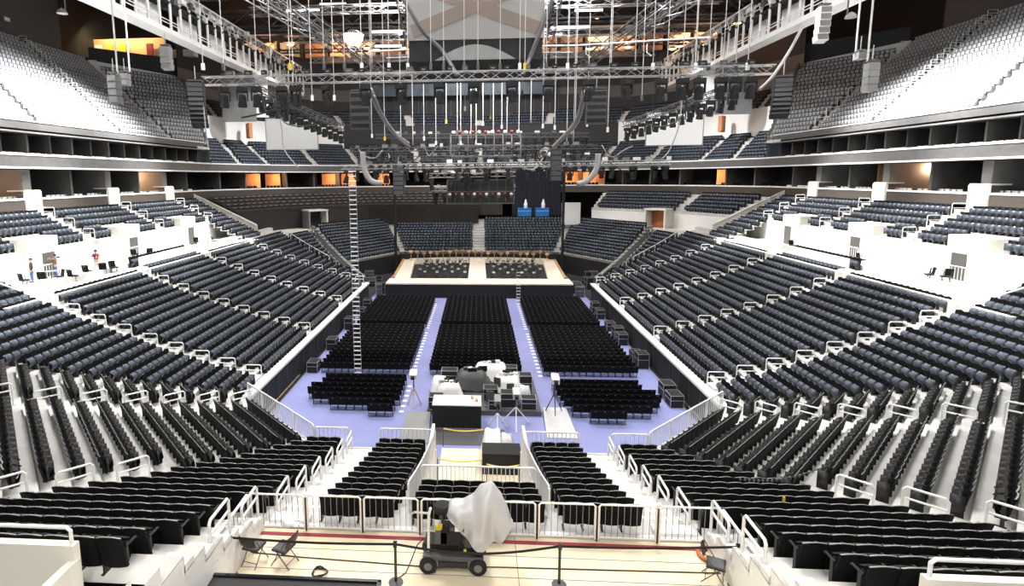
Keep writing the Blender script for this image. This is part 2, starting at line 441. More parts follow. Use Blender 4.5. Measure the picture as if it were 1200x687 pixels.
# dashes of folded seats showing between the dark tarps in the far left corner
b = MB()
P6 = lambda j: [(-UX(j), 75), (-(28.9+.72*j), 84+.5*j), (-(18.6+.5*j), 94.5+.75*j), (-2, 95.2+.85*j)]
for j in (1, 2, 3, 4):
    P = P6(j+.1)
    for i in range(3):
        a = Vector(P[i]); c = Vector(P[i+1]); n = int((c-a).length/1.1)
        for q in range(n):
            p = a.lerp(c, (q+.5)/n); d = c-a
            b.box((p.x, p.y, uz(j)+.70), (.6, .10, .10), 'mid_grey', rz=math.atan2(d.y, d.x))
tag(b.build('tarp_clips'), 'pale clips in dashed rows holding the dark tarps on the left corner', 'clips', None, 'stuff')
b = MB()
for j in range(0, 5):
    P = P6(j+.35); Q = P6(j+1.0)
    for i in range(3):
        b.quad((*P[i], uz(j)+.62), (*P[i+1], uz(j)+.62), (*Q[i+1], uz(j)+.9), (*Q[i], uz(j)+.9), 'drape')
        b.quad((*P[i], uz(j)+.0), (*P[i+1], uz(j)+.0), (*P[i+1], uz(j)+.62), (*P[i], uz(j)+.62), 'drape')
tag(b.build('seat_tarp'), 'brown black tarps stretched over the far left corner rows', 'tarp', None)

# ------------------------------------------------------------------ fascias, suites
FP = [(38, -4), (38, 77), (33.2, 89), (21.2, 101), (0, 102)]       # line of the balcony fronts
def band(name, z0, z1, m, off=0, cap=None, label=None, P=FP, capz=.12, th=.35):
    for s in (-1, 1):
        b = MB()
        for i in range(len(P)-1):
            a = Vector(P[i]); c = Vector(P[i+1]); d = (c-a); n = Vector((d.y, -d.x)).normalized()  # outward
            if n.dot(Vector((a.x, a.y-52))) < 0: n = -n
            a1 = a+n*off; c1 = c+n*off; a2 = a1+n*th; c2 = c1+n*th
            X = lambda v: (s*v.x, v.y)
            for (u, w, zz0, zz1, mm) in ((a1, c1, z0, z1, m), (a2, c2, z0, z1, m)):
                b.quad((*X(u), zz0), (*X(w), zz0), (*X(w), zz1), (*X(u), zz1), mm)
            b.quad((*X(a1), z1), (*X(c1), z1), (*X(c2), z1), (*X(a2), z1), cap or m)
            b.quad((*X(a1), z0), (*X(c1), z0), (*X(c2), z0), (*X(a2), z0), m)
            if cap:
                b.quad((*X(a1-n*.04), z1-capz), (*X(c1-n*.04), z1-capz), (*X(c1-n*.04), z1+.05), (*X(a1-n*.04), z1+.05), cap)
        struct(name, b, label)
band('wall_fascia', 11.75, 13.0, 'taupe', 0, 'white', 'taupe balcony front below the lower suites')
band('wall_fascia', 15.65, 16.7, 'fascia', -.6, 'white', 'grey balcony front between the two suite levels')
band('trim_fascia', 15.5, 15.65, 'white', -.65, None, 'white underside edge of the suite balcony')
for s in (-1, 1):
    b = MB()
    for (zz0, zz1, mm, o) in ((18.45, 19.4, 'fascia', 0), (19.4, 19.5, 'white', -.05)):
        b.box((s*(37.5+.2+o), 36, (zz0+zz1)/2), (.4, 80, zz1-zz0), mm)
    b.box((s*37.5, 36, 18.5), (.5, 80, .12), 'mid_grey')
    struct('wall_fascia', b, 'grey balcony front of the upper tier')
    # suite floors, back walls, ceilings
    b = MB()
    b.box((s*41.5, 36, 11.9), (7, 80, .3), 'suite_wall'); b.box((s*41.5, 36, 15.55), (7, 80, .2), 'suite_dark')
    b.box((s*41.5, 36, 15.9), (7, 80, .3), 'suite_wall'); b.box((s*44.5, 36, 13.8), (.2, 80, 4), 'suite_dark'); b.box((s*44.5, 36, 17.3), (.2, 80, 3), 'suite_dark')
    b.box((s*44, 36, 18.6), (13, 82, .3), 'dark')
    struct('wall_suites', b)
    # far corner and end suites: floor, ceiling, back
    b = MB()
    for i in range(1, 4):
        a = Vector(FP[i]); c = Vector(FP[i+1]); d = c-a; n = Vector((d.y, -d.x)).normalized()
        if n.dot(Vector((a.x, a.y-52))) < 0: n = -n
        a2, c2 = a+n*5, c+n*5
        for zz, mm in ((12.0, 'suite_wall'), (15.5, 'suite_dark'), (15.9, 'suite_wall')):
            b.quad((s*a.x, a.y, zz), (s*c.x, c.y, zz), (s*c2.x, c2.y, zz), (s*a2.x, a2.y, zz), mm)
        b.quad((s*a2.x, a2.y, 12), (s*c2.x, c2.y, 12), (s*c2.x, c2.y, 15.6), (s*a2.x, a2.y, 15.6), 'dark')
    struct('wall_suites', b)
    # partitions and piers
    ys = [y for y in np.arange(19.2, 77, 5.35)]
    for i, yy in enumerate(ys):
        b = MB(); b.box((s*41.5, yy, 13.75), (6.0, .9 if i % 2 == 1 else .25, 3.5), 'mid_grey' if i % 2 else 'suite_wall'); struct('partition_suite', b)
        b = MB(); b.box((s*41.3, yy+.3, 17.2), (6.0, .2, 2.4), 'suite_wall'); struct('partition_suite', b)
        b = MB(); b.box((s*41.3, yy+2.9, 17.2), (6.0, .15, 2.4), 'dark_grey'); struct('partition_suite', b)
    for yy in UY:
        b = MB(); b.box((s*37.95, yy, 11.6), (.25, 1.7, 4.0), 'cream'); b.box((s*38.7, yy, 13.65), (1.6, 1.7, .12), 'cream'); struct('pier_fascia', b)
    for i in range(1, 4):
        a = Vector(FP[i]); c = Vector(FP[i+1]); d = c-a; n = Vector((d.y, -d.x)).normalized(); L = d.length
        if n.dot(Vector((a.x, a.y-52))) < 0: n = -n
        for q in range(int(L/5)):
            p = a+d.normalized()*(q+.6)*5+n*2.8; b = MB()
            b.box((s*p.x, p.y, 13.75), (.2, 4.5, 3.5), 'suite_wall', rz=math.atan2(n.y, s*n.x)-PI/2); struct('partition_suite', b)
# lit suites: warm plastered interiors with a warm downlight each
def warm_suite(s, y0, y1, full=True):
    b = MB(); b.box((s*44.2, (y0+y1)/2, 13.8), (.1, y1-y0, 3.3), 'warm_wall')
    for yy in (y0, y1): b.box((s*42.2, yy, 13.8), (3.8, .1, 3.3), 'warm_wall')
    struct('wall_suites', b)
    l = bpy.data.lights.new('suite_light', 'POINT'); l.energy = 420; l.color = (1, .62, .35); l.shadow_soft_size = .3
    o = bpy.data.objects.new('suite_light', l); COL.objects.link(o); o.location = (s*42, (y0+y1)/2, 15.0)
warm_suite(-1, 36.3, 45.6); warm_suite(1, 51.5, 60.5); warm_suite(-1, 64.0, 67.0)
def warm_far(px, y, w, s=1):
    b = MB(); b.box((px, y, 13.9), (w, .1, 2.8), 'warm_wall'); struct('wall_suites', b)
    l = bpy.data.lights.new('suite_light', 'POINT'); l.energy = 260; l.color = (1, .5, .22); l.shadow_soft_size = .2
    o = bpy.data.objects.new('suite_light', l); COL.objects.link(o); o.location = (px*.97, y-1.6, 14.7)
for (px, y, w) in ((-36, 88.5, 2.5), (-34, 92, 2.5), (-26.5, 99.5, 2.6), (-23.5, 101.5, 2.6), (-18, 105, 3), (17, 105, 3), (20.5, 104.5, 4.5), (36.5, 87, 2.5)): warm_far(px, y, w)

# ------------------------------------------------------------------ upper tier
def tz(r): return 18.9+.62*r
def BU(r): return (38+.85*r, 69.5+.45*r)
def CU(r): return (37.2+.5*r, 77+.6*r)
for s in (-1, 1):
    riser_section('seating_riser', lambda r, s=s: mir(s, [(38+.85*r, -4), BU(r)]), range(0, 20), tz)
    riser_section('seating_riser', lambda r, s=s: mir(s, [BU(r), CU(r)]), range(0, 18), tz)
    b = MB()
    for r in range(18):
        a, c = CU(r), CU(r+1)
        b.quad((s*a[0], a[1], 16.6), (s*c[0], c[1], 16.6), (s*c[0], c[1], tz(r)+1.0), (s*a[0], a[1], tz(r)+1.0), 'white')
    struct('wall_tier_end', b, 'white stepped end wall of the upper tier')
    for r in range(0, 20):
        rr = r+.62
        A1 = 59.5+.44*.85*rr; A2 = 69.7+.45*rr; x = 38+.85*rr; A0 = 47.6+.4*.85*rr
        row(s*x, 22, s*x, A0-.55, tz(r), (0, 50), 'tier', r, 3)
        row(s*x, A0+.55, s*x, A1-.55, tz(r), (0, 50), 'tier', r, 3)
        row(s*x, A1+.55, s*x, A2-.6, tz(r), (0, 50), 'tier', r, 3)
        if r < 18:
            a = Vector(BU(rr)); c = Vector(CU(rr)); d = (c-a).normalized(); a2 = a+d*.6; c2 = c-d*.4
            row(s*a2.x, a2.y, s*c2.x, c2.y, tz(r), (0, 50), 'tier', r, 3)
    # wall behind the top row and the roof edge above it
    b = MB(); b.box((s*56.0, 32, 34.5), (.4, 86, 8.5), 'dark_grey'); b.box((s*46, 32, 12), (.3, 90, 14), 'dark'); struct('wall_left' if s < 0 else 'wall_right', b)
    b = MB()
    a = Vector(CU(17.5)); c = Vector((55.8, 79.5))
    b.quad((s*a.x, a.y+.6, 28.8), (s*c.x, c.y+.6, 30.2), (s*c.x, c.y+.6, 31.6), (s*a.x, a.y+.6, 30.3), 'white')
    b.quad((s*a.x, a.y+.8, 30.3), (s*c.x, c.y+.8, 31.6), (s*c.x, c.y+.8, 33.4), (s*a.x, a.y+.8, 33.0), 'dark')
    struct('wall_upper_corner', b, 'white parapet above the far corner of the upper tier')
# far tier above the end suites
def far_t(t): return [(37.6+.55*t, 78+.55*t), (33.0+.7*t, 89.4+.5*t), (21.0+.5*t, 101.4+.7*t), (0, 102.4+.85*t)]
for s in (-1, 1):
    riser_section('seating_riser', lambda t, s=s: mir(s, far_t(t)), range(0, 9), lambda t: 15.95+.5*t)
    riser_section('seating_riser', lambda t, s=s: mir(s, far_t(t+10)), range(0, 5), lambda t: 24.2+.6*t)
    for t0, n, z0, dz in ((0, 9, 15.95, .5), (10, 5, 24.2, .6)):
        for t in range(n):
            P = far_t(t0+t+.6)
            for i in range(3):
                a = Vector(P[i]); c = Vector(P[i+1]); d = (c-a).normalized()
                m1 = (a+c)/2
                for (u, v) in ((a+d*.5, m1-d*.6), (m1+d*.6, c-d*.5)): row(s*u.x, u.y, s*v.x, v.y, z0+dz*t, (0, 50), 'fartier', t, 3)
    b = MB(); P = far_t(9.3)
    for i in range(3):
        (x0, y0), (x1, y1) = P[i], P[i+1]
        b.quad((s*x0, y0, 20.2), (s*x1, y1, 20.2), (s*x1, y1, 24.3), (s*x0, y0, 24.3), 'white' if i < 2 else 'dark')
    struct('wall_far_tier', b, 'white wall with doorways between the far seat blocks')
    b = MB(); P = far_t(15.5)
    for i in range(3):
        (x0, y0), (x1, y1) = P[i], P[i+1]
        for (z0, z1, m) in ((26.8, 29.4, 'mid_grey' if i < 1 else 'dark'), (29.4, 31.6, 'fascia' if i < 2 else 'dark_grey'), (31.6, 37, 'dark')):
            b.quad((s*x0, y0, z0), (s*x1, y1, z0), (s*x1, y1, z1), (s*x0, y0, z1), m)
    struct('wall_far', b)
    for (dx, dy) in ((37.4, 92.2), (30.9, 99.4)):
        b = MB(); b.box((s*dx, dy-.6, 22.3), (1.5, .5, 2.4), 'orange', rz=s*.8); b.box((s*dx*.995, dy-.9, 22.3), (.8, .4, 2.0), 'warm_wall', rz=s*.8)
        struct('door_far', b)
# the room's far wall, upper concourse, roof
b = MB(); b.box((0, 124, 22), (130, .5, 46), 'dark'); struct('wall_far', b)
b = MB()
for s in (-1, 1): b.box((s*62, 50, 34), (.5, 150, 24), 'dark')
struct('wall_outer', b)
b = MB(); b.box((0, 60, 46.5), (130, 140, .5), 'dark'); struct('ceiling', b, 'dark arena roof deck')
# ------------------------------------------------------------------ arena seats
def back_shell(b, lod, m='seat_back'):
    # curved shell, top edge bowed, leaning back
    W_ = .25
    xs = [-W_, -.13, 0, .13, W_] if lod == 0 else [-W_, 0, W_]
    rows_ = [(.20, .06), (.56, .13), (.88, .22)] if lod == 0 else [(.20, .07), (.88, .21)]
    n = len(xs); vs = []; fs = []
    for side in (0, 1):
        for (z, y) in rows_:
            for x in xs:
                c = 1-(x/W_)**2
                zz = z+(.055*c if z > .8 else 0)
                vs.append((x, y+.045*c+(.06 if side else 0), zz))
    R = len(rows_)
    for r in range(R-1):
        for i in range(n-1):
            a = r*n+i; fs.append((a, a+1, a+n+1, a+n)); o = R*n; fs.append((o+a+1, o+a, o+a+n, o+a+n+1))
    b.add(vs, fs, m)
    o = R*n; top = (R-1)*n
    f_ = [vs[top+i] for i in range(n)]; k_ = [vs[o+top+i] for i in range(n)]
    mid_ = [(x, (y+k_[i][1])/2+.012, z+.004) for i, (x, y, z) in enumerate(f_)]
    b.add(f_+mid_, [(i, i+1, n+i+1, n+i) for i in range(n-1)], m if lod else 'lip_highlight')
    b.add([(x, y, z+.002) for x, y, z in mid_]+k_, [(i, i+1, n+i+1, n+i) for i in range(n-1)], 'lip_highlight' if lod else m)
    for e in (0, n-1):
        for r in range(R-1): b.add([vs[r*n+e], vs[(r+1)*n+e], vs[o+(r+1)*n+e], vs[o+r*n+e]], [(0, 1, 2, 3)], m)
def pan(b, lod, m='seat_pan'):
    # tipped-up pan: rounded convex shell
    if lod == 0:
        prof = [(.20, .02), (.32, -.10), (.50, -.15), (.68, -.11), (.76, .04)]; xs = [-.2, -.12, 0, .12, .2]
    else: prof = [(.24, .0), (.42, -.14), (.60, -.12), (.72, .04)]; xs = [-.19, 0, .19]
    vs = []; fs = []
    for (z, y) in prof:
        for x in xs: vs.append((x, y-.04*(1-(x/.23)**2)+.02, z))
    n = len(xs)
    for r in range(len(prof)-1):
        for i in range(n-1): a = r*n+i; fs.append((a, a+1, a+n+1, a+n))
    b.add(vs, fs, m)
    b.box((0, .045, .47), (.44, .08, .44), 'seat_pan_dark')
def seat_lod(m='seat_pan'):
    b = MB(); back_shell(b, 1); pan(b, 1, m)
    b.box((.265, .0, .33), (.035, .34, .66), 'seat_arm'); return b
def seat_far():
    b = MB()
    b.box((0, .16, .54), (.48, .09, .66), 'seat_back'); b.box((0, -.04, .46), (.44, .18, .46), 'seat_pan')
    b.box((.265, .0, .33), (.035, .3, .66), 'seat_arm'); return b
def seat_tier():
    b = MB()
    b.box((0, .16, .54), (.47, .08, .62), 'lit_tier_back'); b.box((0, -.04, .50), (.38, .18, .46), 'lit_tier_pan')
    b.box((.265, .0, .33), (.035, .3, .66), 'lit_tier_back'); return b
def make_seat():
    t = thing('arena_seat', 'black folding arena seat', 'seat')
    b = MB(); back_shell(b, 0); b.build('backrest', t)
    b = MB(); pan(b, 0, 'seat_pan_dark'); b.build('seat_pan', t)
    for s in (-1, 1):
        b = MB(); b.box((s*.262, -.02, .655), (.04, .30, .03), 'seat_pan_dark'); b.tube([(s*.262, -.17, .655), (s*.262, -.19, .62)], .02, 'seat_pan_dark', 5); b.build('armrest', t)
    b = MB(); b.box((.262, .06, .32), (.03, .09, .64), 'seat_arm'); b.box((.262, .02, .015), (.05, .26, .03), 'seat_arm'); b.build('leg', t)
    return t
vis = []
rest = []
for q in SEATS:
    x, y, z, rz, p, sec, r, i = q
    px, py = proj((x, y, z+.6))
    inframe = -10 < px < 1210 and -10 < py < 700
    d = (Vector((x, y, z))-CAMP).length
    hid = abs(x) > 7 and y < 9.2
    if sec.startswith(('end', 'mid', 'centre', 'corner')) and inframe and not hid: vis.append((d, q))
    else: rest.append(q)
vis.sort(key=lambda e: e[0])
near = [q for d, q in vis[:300]]; rest += [q for d, q in vis[300:]]
rest = [q for q in rest if (lambda P: -60 < P[0] < 1260 and -40 < P[1] < 740)(proj((q[0], q[1], q[2]+.6)))]
SECN = {'endleft': ('the left stair', 'left end block'), 'endright': ('the right stair', 'right end block'),
        'midleft': ('the pit fence', 'block left of the pit'), 'midright': ('the pit fence', 'block right of the pit'),
        'centre': ('its left edge', 'short middle block'), 'cornerleft': ('its near end', 'left corner block'), 'cornerright': ('its near end', 'right corner block')}
seat0 = make_seat(); first = True
for (x, y, z, rz, p, sec, r, i) in near:
    o = seat0 if first else copy_tree(seat0); first = False
    o.location = (x, y, z); o.rotation_euler = (0, 0, rz)
    a, n = SECN[sec]
    o['label'] = 'black folding seat, %s from %s, %s row up, %s' % (nth(i), a, nth(r), n)
    o['group'] = 'folding arena seats nearest the camera'
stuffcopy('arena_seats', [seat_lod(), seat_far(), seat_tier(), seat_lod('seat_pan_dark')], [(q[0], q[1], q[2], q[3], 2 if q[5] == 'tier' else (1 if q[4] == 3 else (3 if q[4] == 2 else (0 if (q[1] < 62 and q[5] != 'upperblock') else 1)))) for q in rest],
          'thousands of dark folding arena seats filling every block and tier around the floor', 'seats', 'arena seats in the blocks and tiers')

# small seats in the suites
b = MB(); b.box((0, .12, .55), (.46, .08, .5), 'white'); b.box((0, -.1, .42), (.46, .4, .1), 'white')
pl = []
for s in (-1, 1):
    for yy in np.arange(16, 76, .6):
        if (yy % 5.35) > .7: pl.append((s*39.0, yy, 12.4, (PI/2 if s > 0 else -PI/2)+PI, 0)); pl.append((s*38.6, yy, 16.1, (PI/2 if s > 0 else -PI/2)+PI, 0))
stuffcopy('suite_seats', [b], pl, 'white covered seats lined along the suite balconies', 'seats')
bd = MB(); bd.box((0, .12, .55), (.46, .08, .5), 'seat_back'); bd.box((0, -.1, .42), (.46, .4, .1), 'seat_pan')
pl = []
for s in (-1, 1):
    for i in range(1, 4):
        a = Vector(FP[i]); c = Vector(FP[i+1]); d = (c-a).normalized(); n = Vector((d.y, -d.x))
        if n.dot(Vector((a.x, a.y-52))) < 0: n = -n
        for q in range(int((c-a).length/.6)):
            for w in (.8, 1.7):
                p_ = a+d*(q+.5)*.6+n*w; pl.append((s*p_.x, p_.y, 12.1+.3*w, math.atan2(n.y, s*n.x)-PI/2, 0))
stuffcopy('suite_seats', [bd], pl, 'dark seats lined along the far end suites', 'seats')

# ------------------------------------------------------------------ aisle rails
def rail_proto():
    t = thing('aisle_rail', 'rail', 'handrail')
    b = MB(); r = .038
    b.tube([(-.5, 0, 0), (-.5, 0, .92), (-.43, 0, 1.0), (.43, 0, 1.0), (.5, 0, .92), (.5, 0, 0)], r, 'rail', 6); b.build('rail_frame', t)
    b = MB(); b.tube([(-.5, 0, .66), (.5, 0, .66)], .034, 'rail', 6); b.build('middle_rail', t)
    b = MB(); 
    for x in (-.5, .5): b.box((x, 0, .02), (.12, .12, .04), 'rail')
    b.build('foot_plates', t); return t
rp = rail_proto(); rfirst = True
def put_rail(x, y, z, rz, label, group):
    global rfirst
    P = proj((x, y, z+.6))
    if not (-20 < P[0] < 1220 and -20 < P[1] < 720): return
    o = rp if rfirst else copy_tree(rp); rfirst = False
    o.location = (x, y, z); o.rotation_euler = (0, 0, rz); o['label'] = label; o['group'] = group
for s in (-1, 1):
    sd = 'left' if s < 0 else 'right'
    for ai, (yy, nm) in enumerate(zip(AY, ('farthest', 'third nearest', 'second nearest', 'nearest'))):
        for j in range(9):
            k = 2*j+.9
            put_rail(s*XS(k), yy, g(int(k)), 0, 'white arched rail, %s up from the floor, %s stair of the %s side stand' % (nth(j), nm, sd), 'aisle rails in the %s side stand' % sd)
    for j in range(8):
        k = 2*j+.9; d, L = corner_dir(k)
        if j >= 1 or True:
            p = bis2(k)+d*(L-aisle5(k))
            put_rail(s*p.x, p.y, g(int(k)), math.atan2(-d.x, s*d.y), 'white arched rail, %s up from the floor, upper stair of the %s corner block' % (nth(j), sd), 'aisle rails in the %s corner' % sd)
        if k > 7:
            p = bis2(k)+d*.75
            put_rail(s*p.x, p.y, g(int(k)), math.atan2(-d.x, s*d.y), 'white arched rail, %s up from the floor, lower stair of the %s corner block' % (nth(j), sd), 'aisle rails in the %s corner' % sd)
        put_rail(s*(5.86 if k < 12 else 6.15), YE(k), g(int(k)), PI/2, 'white arched rail, %s up from the floor, beside the %s end stair' % (nth(j), sd), 'aisle rails beside the %s end stair' % sd)
    for ui, ya in enumerate(UY):
        for j in (0, 2, 4):
            put_rail(s*(UX(j)+.5), ya, uz(j), 0, 'white arched rail, %s row, %s stair below the %s suites' % (nth(j), nth(ui), sd), 'aisle rails below the %s suites' % sd)
    for r in range(1, 20, 1):
        for (y0, sl, nm) in ((59.5, .374, 'nearer'), (69.7, .45, 'farther')):
            if r % 2 == 0 or nm == 'nearer':
                put_rail(s*(38+.85*(r+.4)), y0+sl*(r+.4), tz(r), 0, 'white rail, %s up, %s stair of the %s upper tier' % (nth(r), nm, sd), 'aisle rails of the %s upper tier' % sd)
# thin rails along the blocks
def line_rail(name, label, pts, r=.04, post=None, group=None):
    b = MB(); b.tube(pts, r, 'rail', 6)
    o = tag(b.build(name), label, 'handrail', group)
    if post:
        c = MB()
        for i, p in enumerate(pts): c.tube([p, (p[0], p[1], p[2]-post)], r*.8, 'rail', 5)
        c.build('post', o)
    return o
for s in (-1, 1):
    sd = 'left' if s < 0 else 'right'
    pts = [(s*XS(k), 66.6+.6*k, g(k)+1.0) for k in (7, 9, 11, 13, 15)]
    line_rail('guard_rail', 'long sloping white guard rail at the far end of the %s side stand' % sd, pts, .05, 1.0)
    pts = [(s*(28.0+.83*k), 71.6, 8.0+.42*k) for k in (1, 3, 5, 7, 9, 10)]
    line_rail('guard_rail', 'long sloping white rail climbing to the %s suites' % sd, pts, .06, .9)
    b = MB(); b.add([(s*29, 71.75, 7.0), (s*37.2, 71.75, 10.8), (s*37.2, 71.75, 12.6), (s*29, 71.75, 8.6), (s*29, 71.95, 7.0), (s*37.2, 71.95, 10.8), (s*37.2, 71.95, 12.6), (s*29, 71.95, 8.6)], [(0, 1, 2, 3), (7, 6, 5, 4), (3, 2, 6, 7), (0, 3, 7, 4)], 'cream'); struct('wall_sloping', b)
    # stair wall in the far corner
    b = MB()
    for k in range(0, 17):
        a, c = SK(k), SK(k+1)
        b.add([(s*(a[0]-.5), a[1], 0), (s*(c[0]-.5), c[1], 0), (s*(c[0]-.5), c[1], g(k)+1.0), (s*(a[0]-.5), a[1], g(k)+.8),
               (s*(a[0]-.1), a[1]-.1, 0), (s*(c[0]-.1), c[1]-.1, 0), (s*(c[0]-.1), c[1]-.1, g(k)+1.0), (s*(a[0]-.1), a[1]-.1, g(k)+.8)],
              [(0, 1, 2, 3), (4, 5, 6, 7), (3, 2, 6, 7)], 'mid_grey')
    struct('wall_stair', b)
    k = 13.5
    pts = [(s*25.5, 30.55+2.9, g(14)+1.0), (s*29.5, 33.0, g(19)+1.0), (s*31.5, 31.6, 9.4)]
    b = MB(); b.tube([(s*27.6, 31.6, 7.9), (s*31.5, 31.6, 9.3)], .05, 'rail', 6)
    tag(b.build('guard_rail'), 'single white sloping rail crossing above the near %s side rows' % sd, 'handrail')
    for yy in (30.4, 66): pass

# bar fences: on top of the corner and front walls, beside the pit
def bar_fence(name, label, a, c, h0, h1, frame='rail', bar='rail', step=.13, group=None, za=None, bars=True, r=.04):
    """a, c are (x, y, z base)"""
    t = thing(name, label, 'fence', a, 0, group)
    A = Vector((0, 0, 0)); C_ = Vector(c)-Vector(a); d = Vector((C_.x, C_.y, 0)); L = d.length
    up = lambda v, h: (v.x, v.y, v.z+h)
    b = MB(); b.tube([up(A, h0), up(A, h1-.06), up(A+C_*(.06/L), h1), up(C_-C_*(.06/L), h1), up(C_, h1-.06), up(C_, h0)], r, frame, 6)
    b.tube([up(A, h0+.06), up(C_, h0+.06)], r*.8, frame, 6); b.build('frame', t)
    if bars:
        n = max(2, int(L/step)); b = MB()
        for i in range(1, n): p = C_*(i/n); b.tube([up(p, h0+.06), up(p, h1)], .010 if bar != 'rail' else .02, bar, 4)
        b.build('bars', t)
    return t
for s in (-1, 1):
    sd = 'left' if s < 0 else 'right'
    c0 = Vector((13.2, 30.1, 1.9)); c1 = Vector((7.8, 24.85, 1.9))
    for i in range(4):
        a = c0.lerp(c1, i/4); c = c0.lerp(c1, (i+1)/4)
        bar_fence('bar_fence', 'white bar fence on the %s corner wall above the floor, %s from the side stand' % (sd, nth(i)), (s*a.x, a.y, a.z), (s*c.x, c.y, c.z), 0, 1.05, step=.16, group='bar fences on the %s corner wall' % sd)
    bar_fence('bar_fence', 'short white bar fence in front of the %s end block' % sd, (s*7.7, 24.8, 1.9), (s*6.1, 24.8, 1.9), 0, .95, step=.18)
    bar_fence('bar_fence', 'white bar fence in front of the block %s of the pit' % sd, (s*4.6, 24.8, 1.9), (s*2.1, 24.8, 1.9), 0, .95, step=.18)
    for i in range(5):
        k0, k1 = i*2.3, i*2.3+2.2
        a = (s*2.0, YE(k0), g(k0)); c = (s*2.0, YE(k1), g(k1))
        bar_fence('bar_fence', 'white sloping bar fence on the %s edge of the pit, %s from the floor' % (sd, nth(i)), a, c, .05, .98, step=.14, group='sloping fences beside the pit', r=.035)
bar_fence('bar_fence', 'white bar fence across the pit in front of the short middle block', (-1.95, 18.2, 3.6), (1.95, 18.2, 3.6), 0, 1.05, step=.14)

# barricades on the platform
for i in range(8):
    x0 = -6.4+1.6*i
    t = bar_fence('barricade', 'white barred barricade panel, %s from the left across the platform front' % nth(i), (x0+.05, 14.3, 4.7), (x0+1.55, 14.3, 4.7), .06, 1.07, 'rail', 'mid_grey', .155, 'barricade panels across the platform', r=.03)
    b = MB()
    b.tube([(1.55, 0, 0), (1.55, 0, 1.0)], .028, 'gold', 6); b.tube([(-.05, 0, 0), (-.05, 0, 1.0)], .028, 'gold', 6); b.build('gold_posts', t)
for s in (-1, 1):
    sd = 'left' if s < 0 else 'right'
    for i in range(2):
        bar_fence('barricade', 'white barred barricade along the %s side of the platform, %s from the corner' % (sd, nth(i)), (s*6.4, 14.2-1.2*i, 4.7), (s*6.4, 13.05-1.2*i, 4.7), .06, 1.12, 'rail', 'mid_grey', .2, 'barricades along the platform sides', r=.04)
b = MB(); b.box((0, 14.12, 4.708), (12.4, .14, .012), 'red'); tag(b.build('red_tape'), 'dark red tape strip on the platform along the barricades', 'tape')

# vomitory walls at the lower corners of the view
for s in (-1, 1):
    sd = 'left' if s < 0 else 'right'
    b = MB(); b.box((s*11.0, 8.95, 6.4), (7.4, .16, 3.1), 'cream'); b.box((s*7.35, 6.5, 6.2), (.16, 4.9, 2.9), 'cream'); b.box((s*11.0, 6.5, 4.8), (7.4, 5, .2), 'deck'); b.box((s*6.66, 5.6, 6.5), (1.2, 7.2, .16), 'deck')
    struct('wall_vomitory', b, 'cream parapet wall of the %s stairwell in the near corner' % sd)
    b = MB(); b.tube([(s*7.38, 8.95, 7.95), (s*7.38, 8.95, 8.2), (s*7.45, 8.95, 8.26), (s*14.6, 8.95, 8.26)], .035, 'rail', 8)
    o = tag(b.build('guard_rail'), 'white rail on top of the cream %s near corner wall' % sd, 'handrail')
    c = MB()
    for x in (9, 11, 13): c.tube([(s*x, 8.95, 7.95), (s*x, 8.95, 8.26)], .028, 'rail', 6)
    c.build('post', o)

# ------------------------------------------------------------------ folding chairs on the arena floor
def chair_mb(parts):
    s_, k_, f_ = parts
    s_.box((0, -.02, .43), (.48, .46, .09), 'seat_pan_dark')
    vs = []
    for (z, y) in ((.42, .18), (.92, .26)):
        for x in (-.259, 0, .259): vs.append((x, y+.03*(1-(x/.259)**2), z+(.02*(1-(x/.259)**2) if z > .7 else 0)))
    k_.add(vs+[(x, y+.04, z) for x, y, z in vs], [(0, 1, 4, 3), (1, 2, 5, 4), (7, 6, 9, 10), (8, 7, 10, 11), (3, 4, 10, 9), (4, 5, 11, 10), (0, 6, 7, 1), (1, 7, 8, 2), (0, 3, 9, 6), (2, 8, 11, 5)], 'seat_back')
    k_.box((0, .31, .86), (.10, .012, .03), 'lip_highlight')  # small painted highlight near the top of the back
    for s in (-1, 1):
        f_.box((s*.235, .04, .42), (.025, .035, .86), 'seat_arm', mtx=Matrix.Rotation(-.25, 3, 'X'))
        f_.box((s*.22, .0, .22), (.025, .035, .52), 'seat_arm', mtx=Matrix.Rotation(.55, 3, 'X'))
    f_.box((0, -.12, .10), (.44, .02, .02), 'seat_arm')
def make_chair():
    t = thing('folding_chair', 'black folding chair', 'chair')
    p = (MB(), MB(), MB()); chair_mb(p)
    p[0].build('seat', t); p[1].build('backrest', t); p[2].build('frame', t); return t
FC = []
def chair_rows(x0, x1, y0, y1, blk, dy=.86, lim=None):
    r = 0; y = y0
    while y < y1:
        a, c = (x0, x1) if lim is None else lim(r, x0, x1)
        n = int(abs(c-a)/.52)
        for i in range(n): FC.append((a+(.26+.52*i)*(1 if c > a else -1), y, blk, r, i))
        y += dy; r += 1
nl = lambda r, a, c: (a-.2*(r < 2), (-7.2, -9.6, -11.0, -11.6, -11.4, -11.1, -10.9)[min(r, 6)])
nr = lambda r, a, c: ((6.6, 5.7, 5.3, 5.2, 5.1, 5.0, 5.0)[min(r, 6)], (8.9, 10.4, 11.2, 11.8, 11.5, 11.0, 10.8)[min(r, 6)])
chair_rows(-5.0, -11.5, 32.6, 38.5, 'near left', lim=nl)
chair_rows(5.0, 11.5, 32.2, 38.1, 'near right', lim=nr)
for (yy0, yy1, nm) in ((40.2, 51.6, 'middle'), (53.2, 64.4, 'far')):
    chair_rows(-5.05, -12.1, yy0, yy1, nm+' left'); chair_rows(-3.6, 3.35, yy0, yy1, nm+' centre'); chair_rows(4.75, 11.9, yy0, yy1, nm+' right')
FC.sort(key=lambda c: c[1]); fc0 = make_chair(); first = True
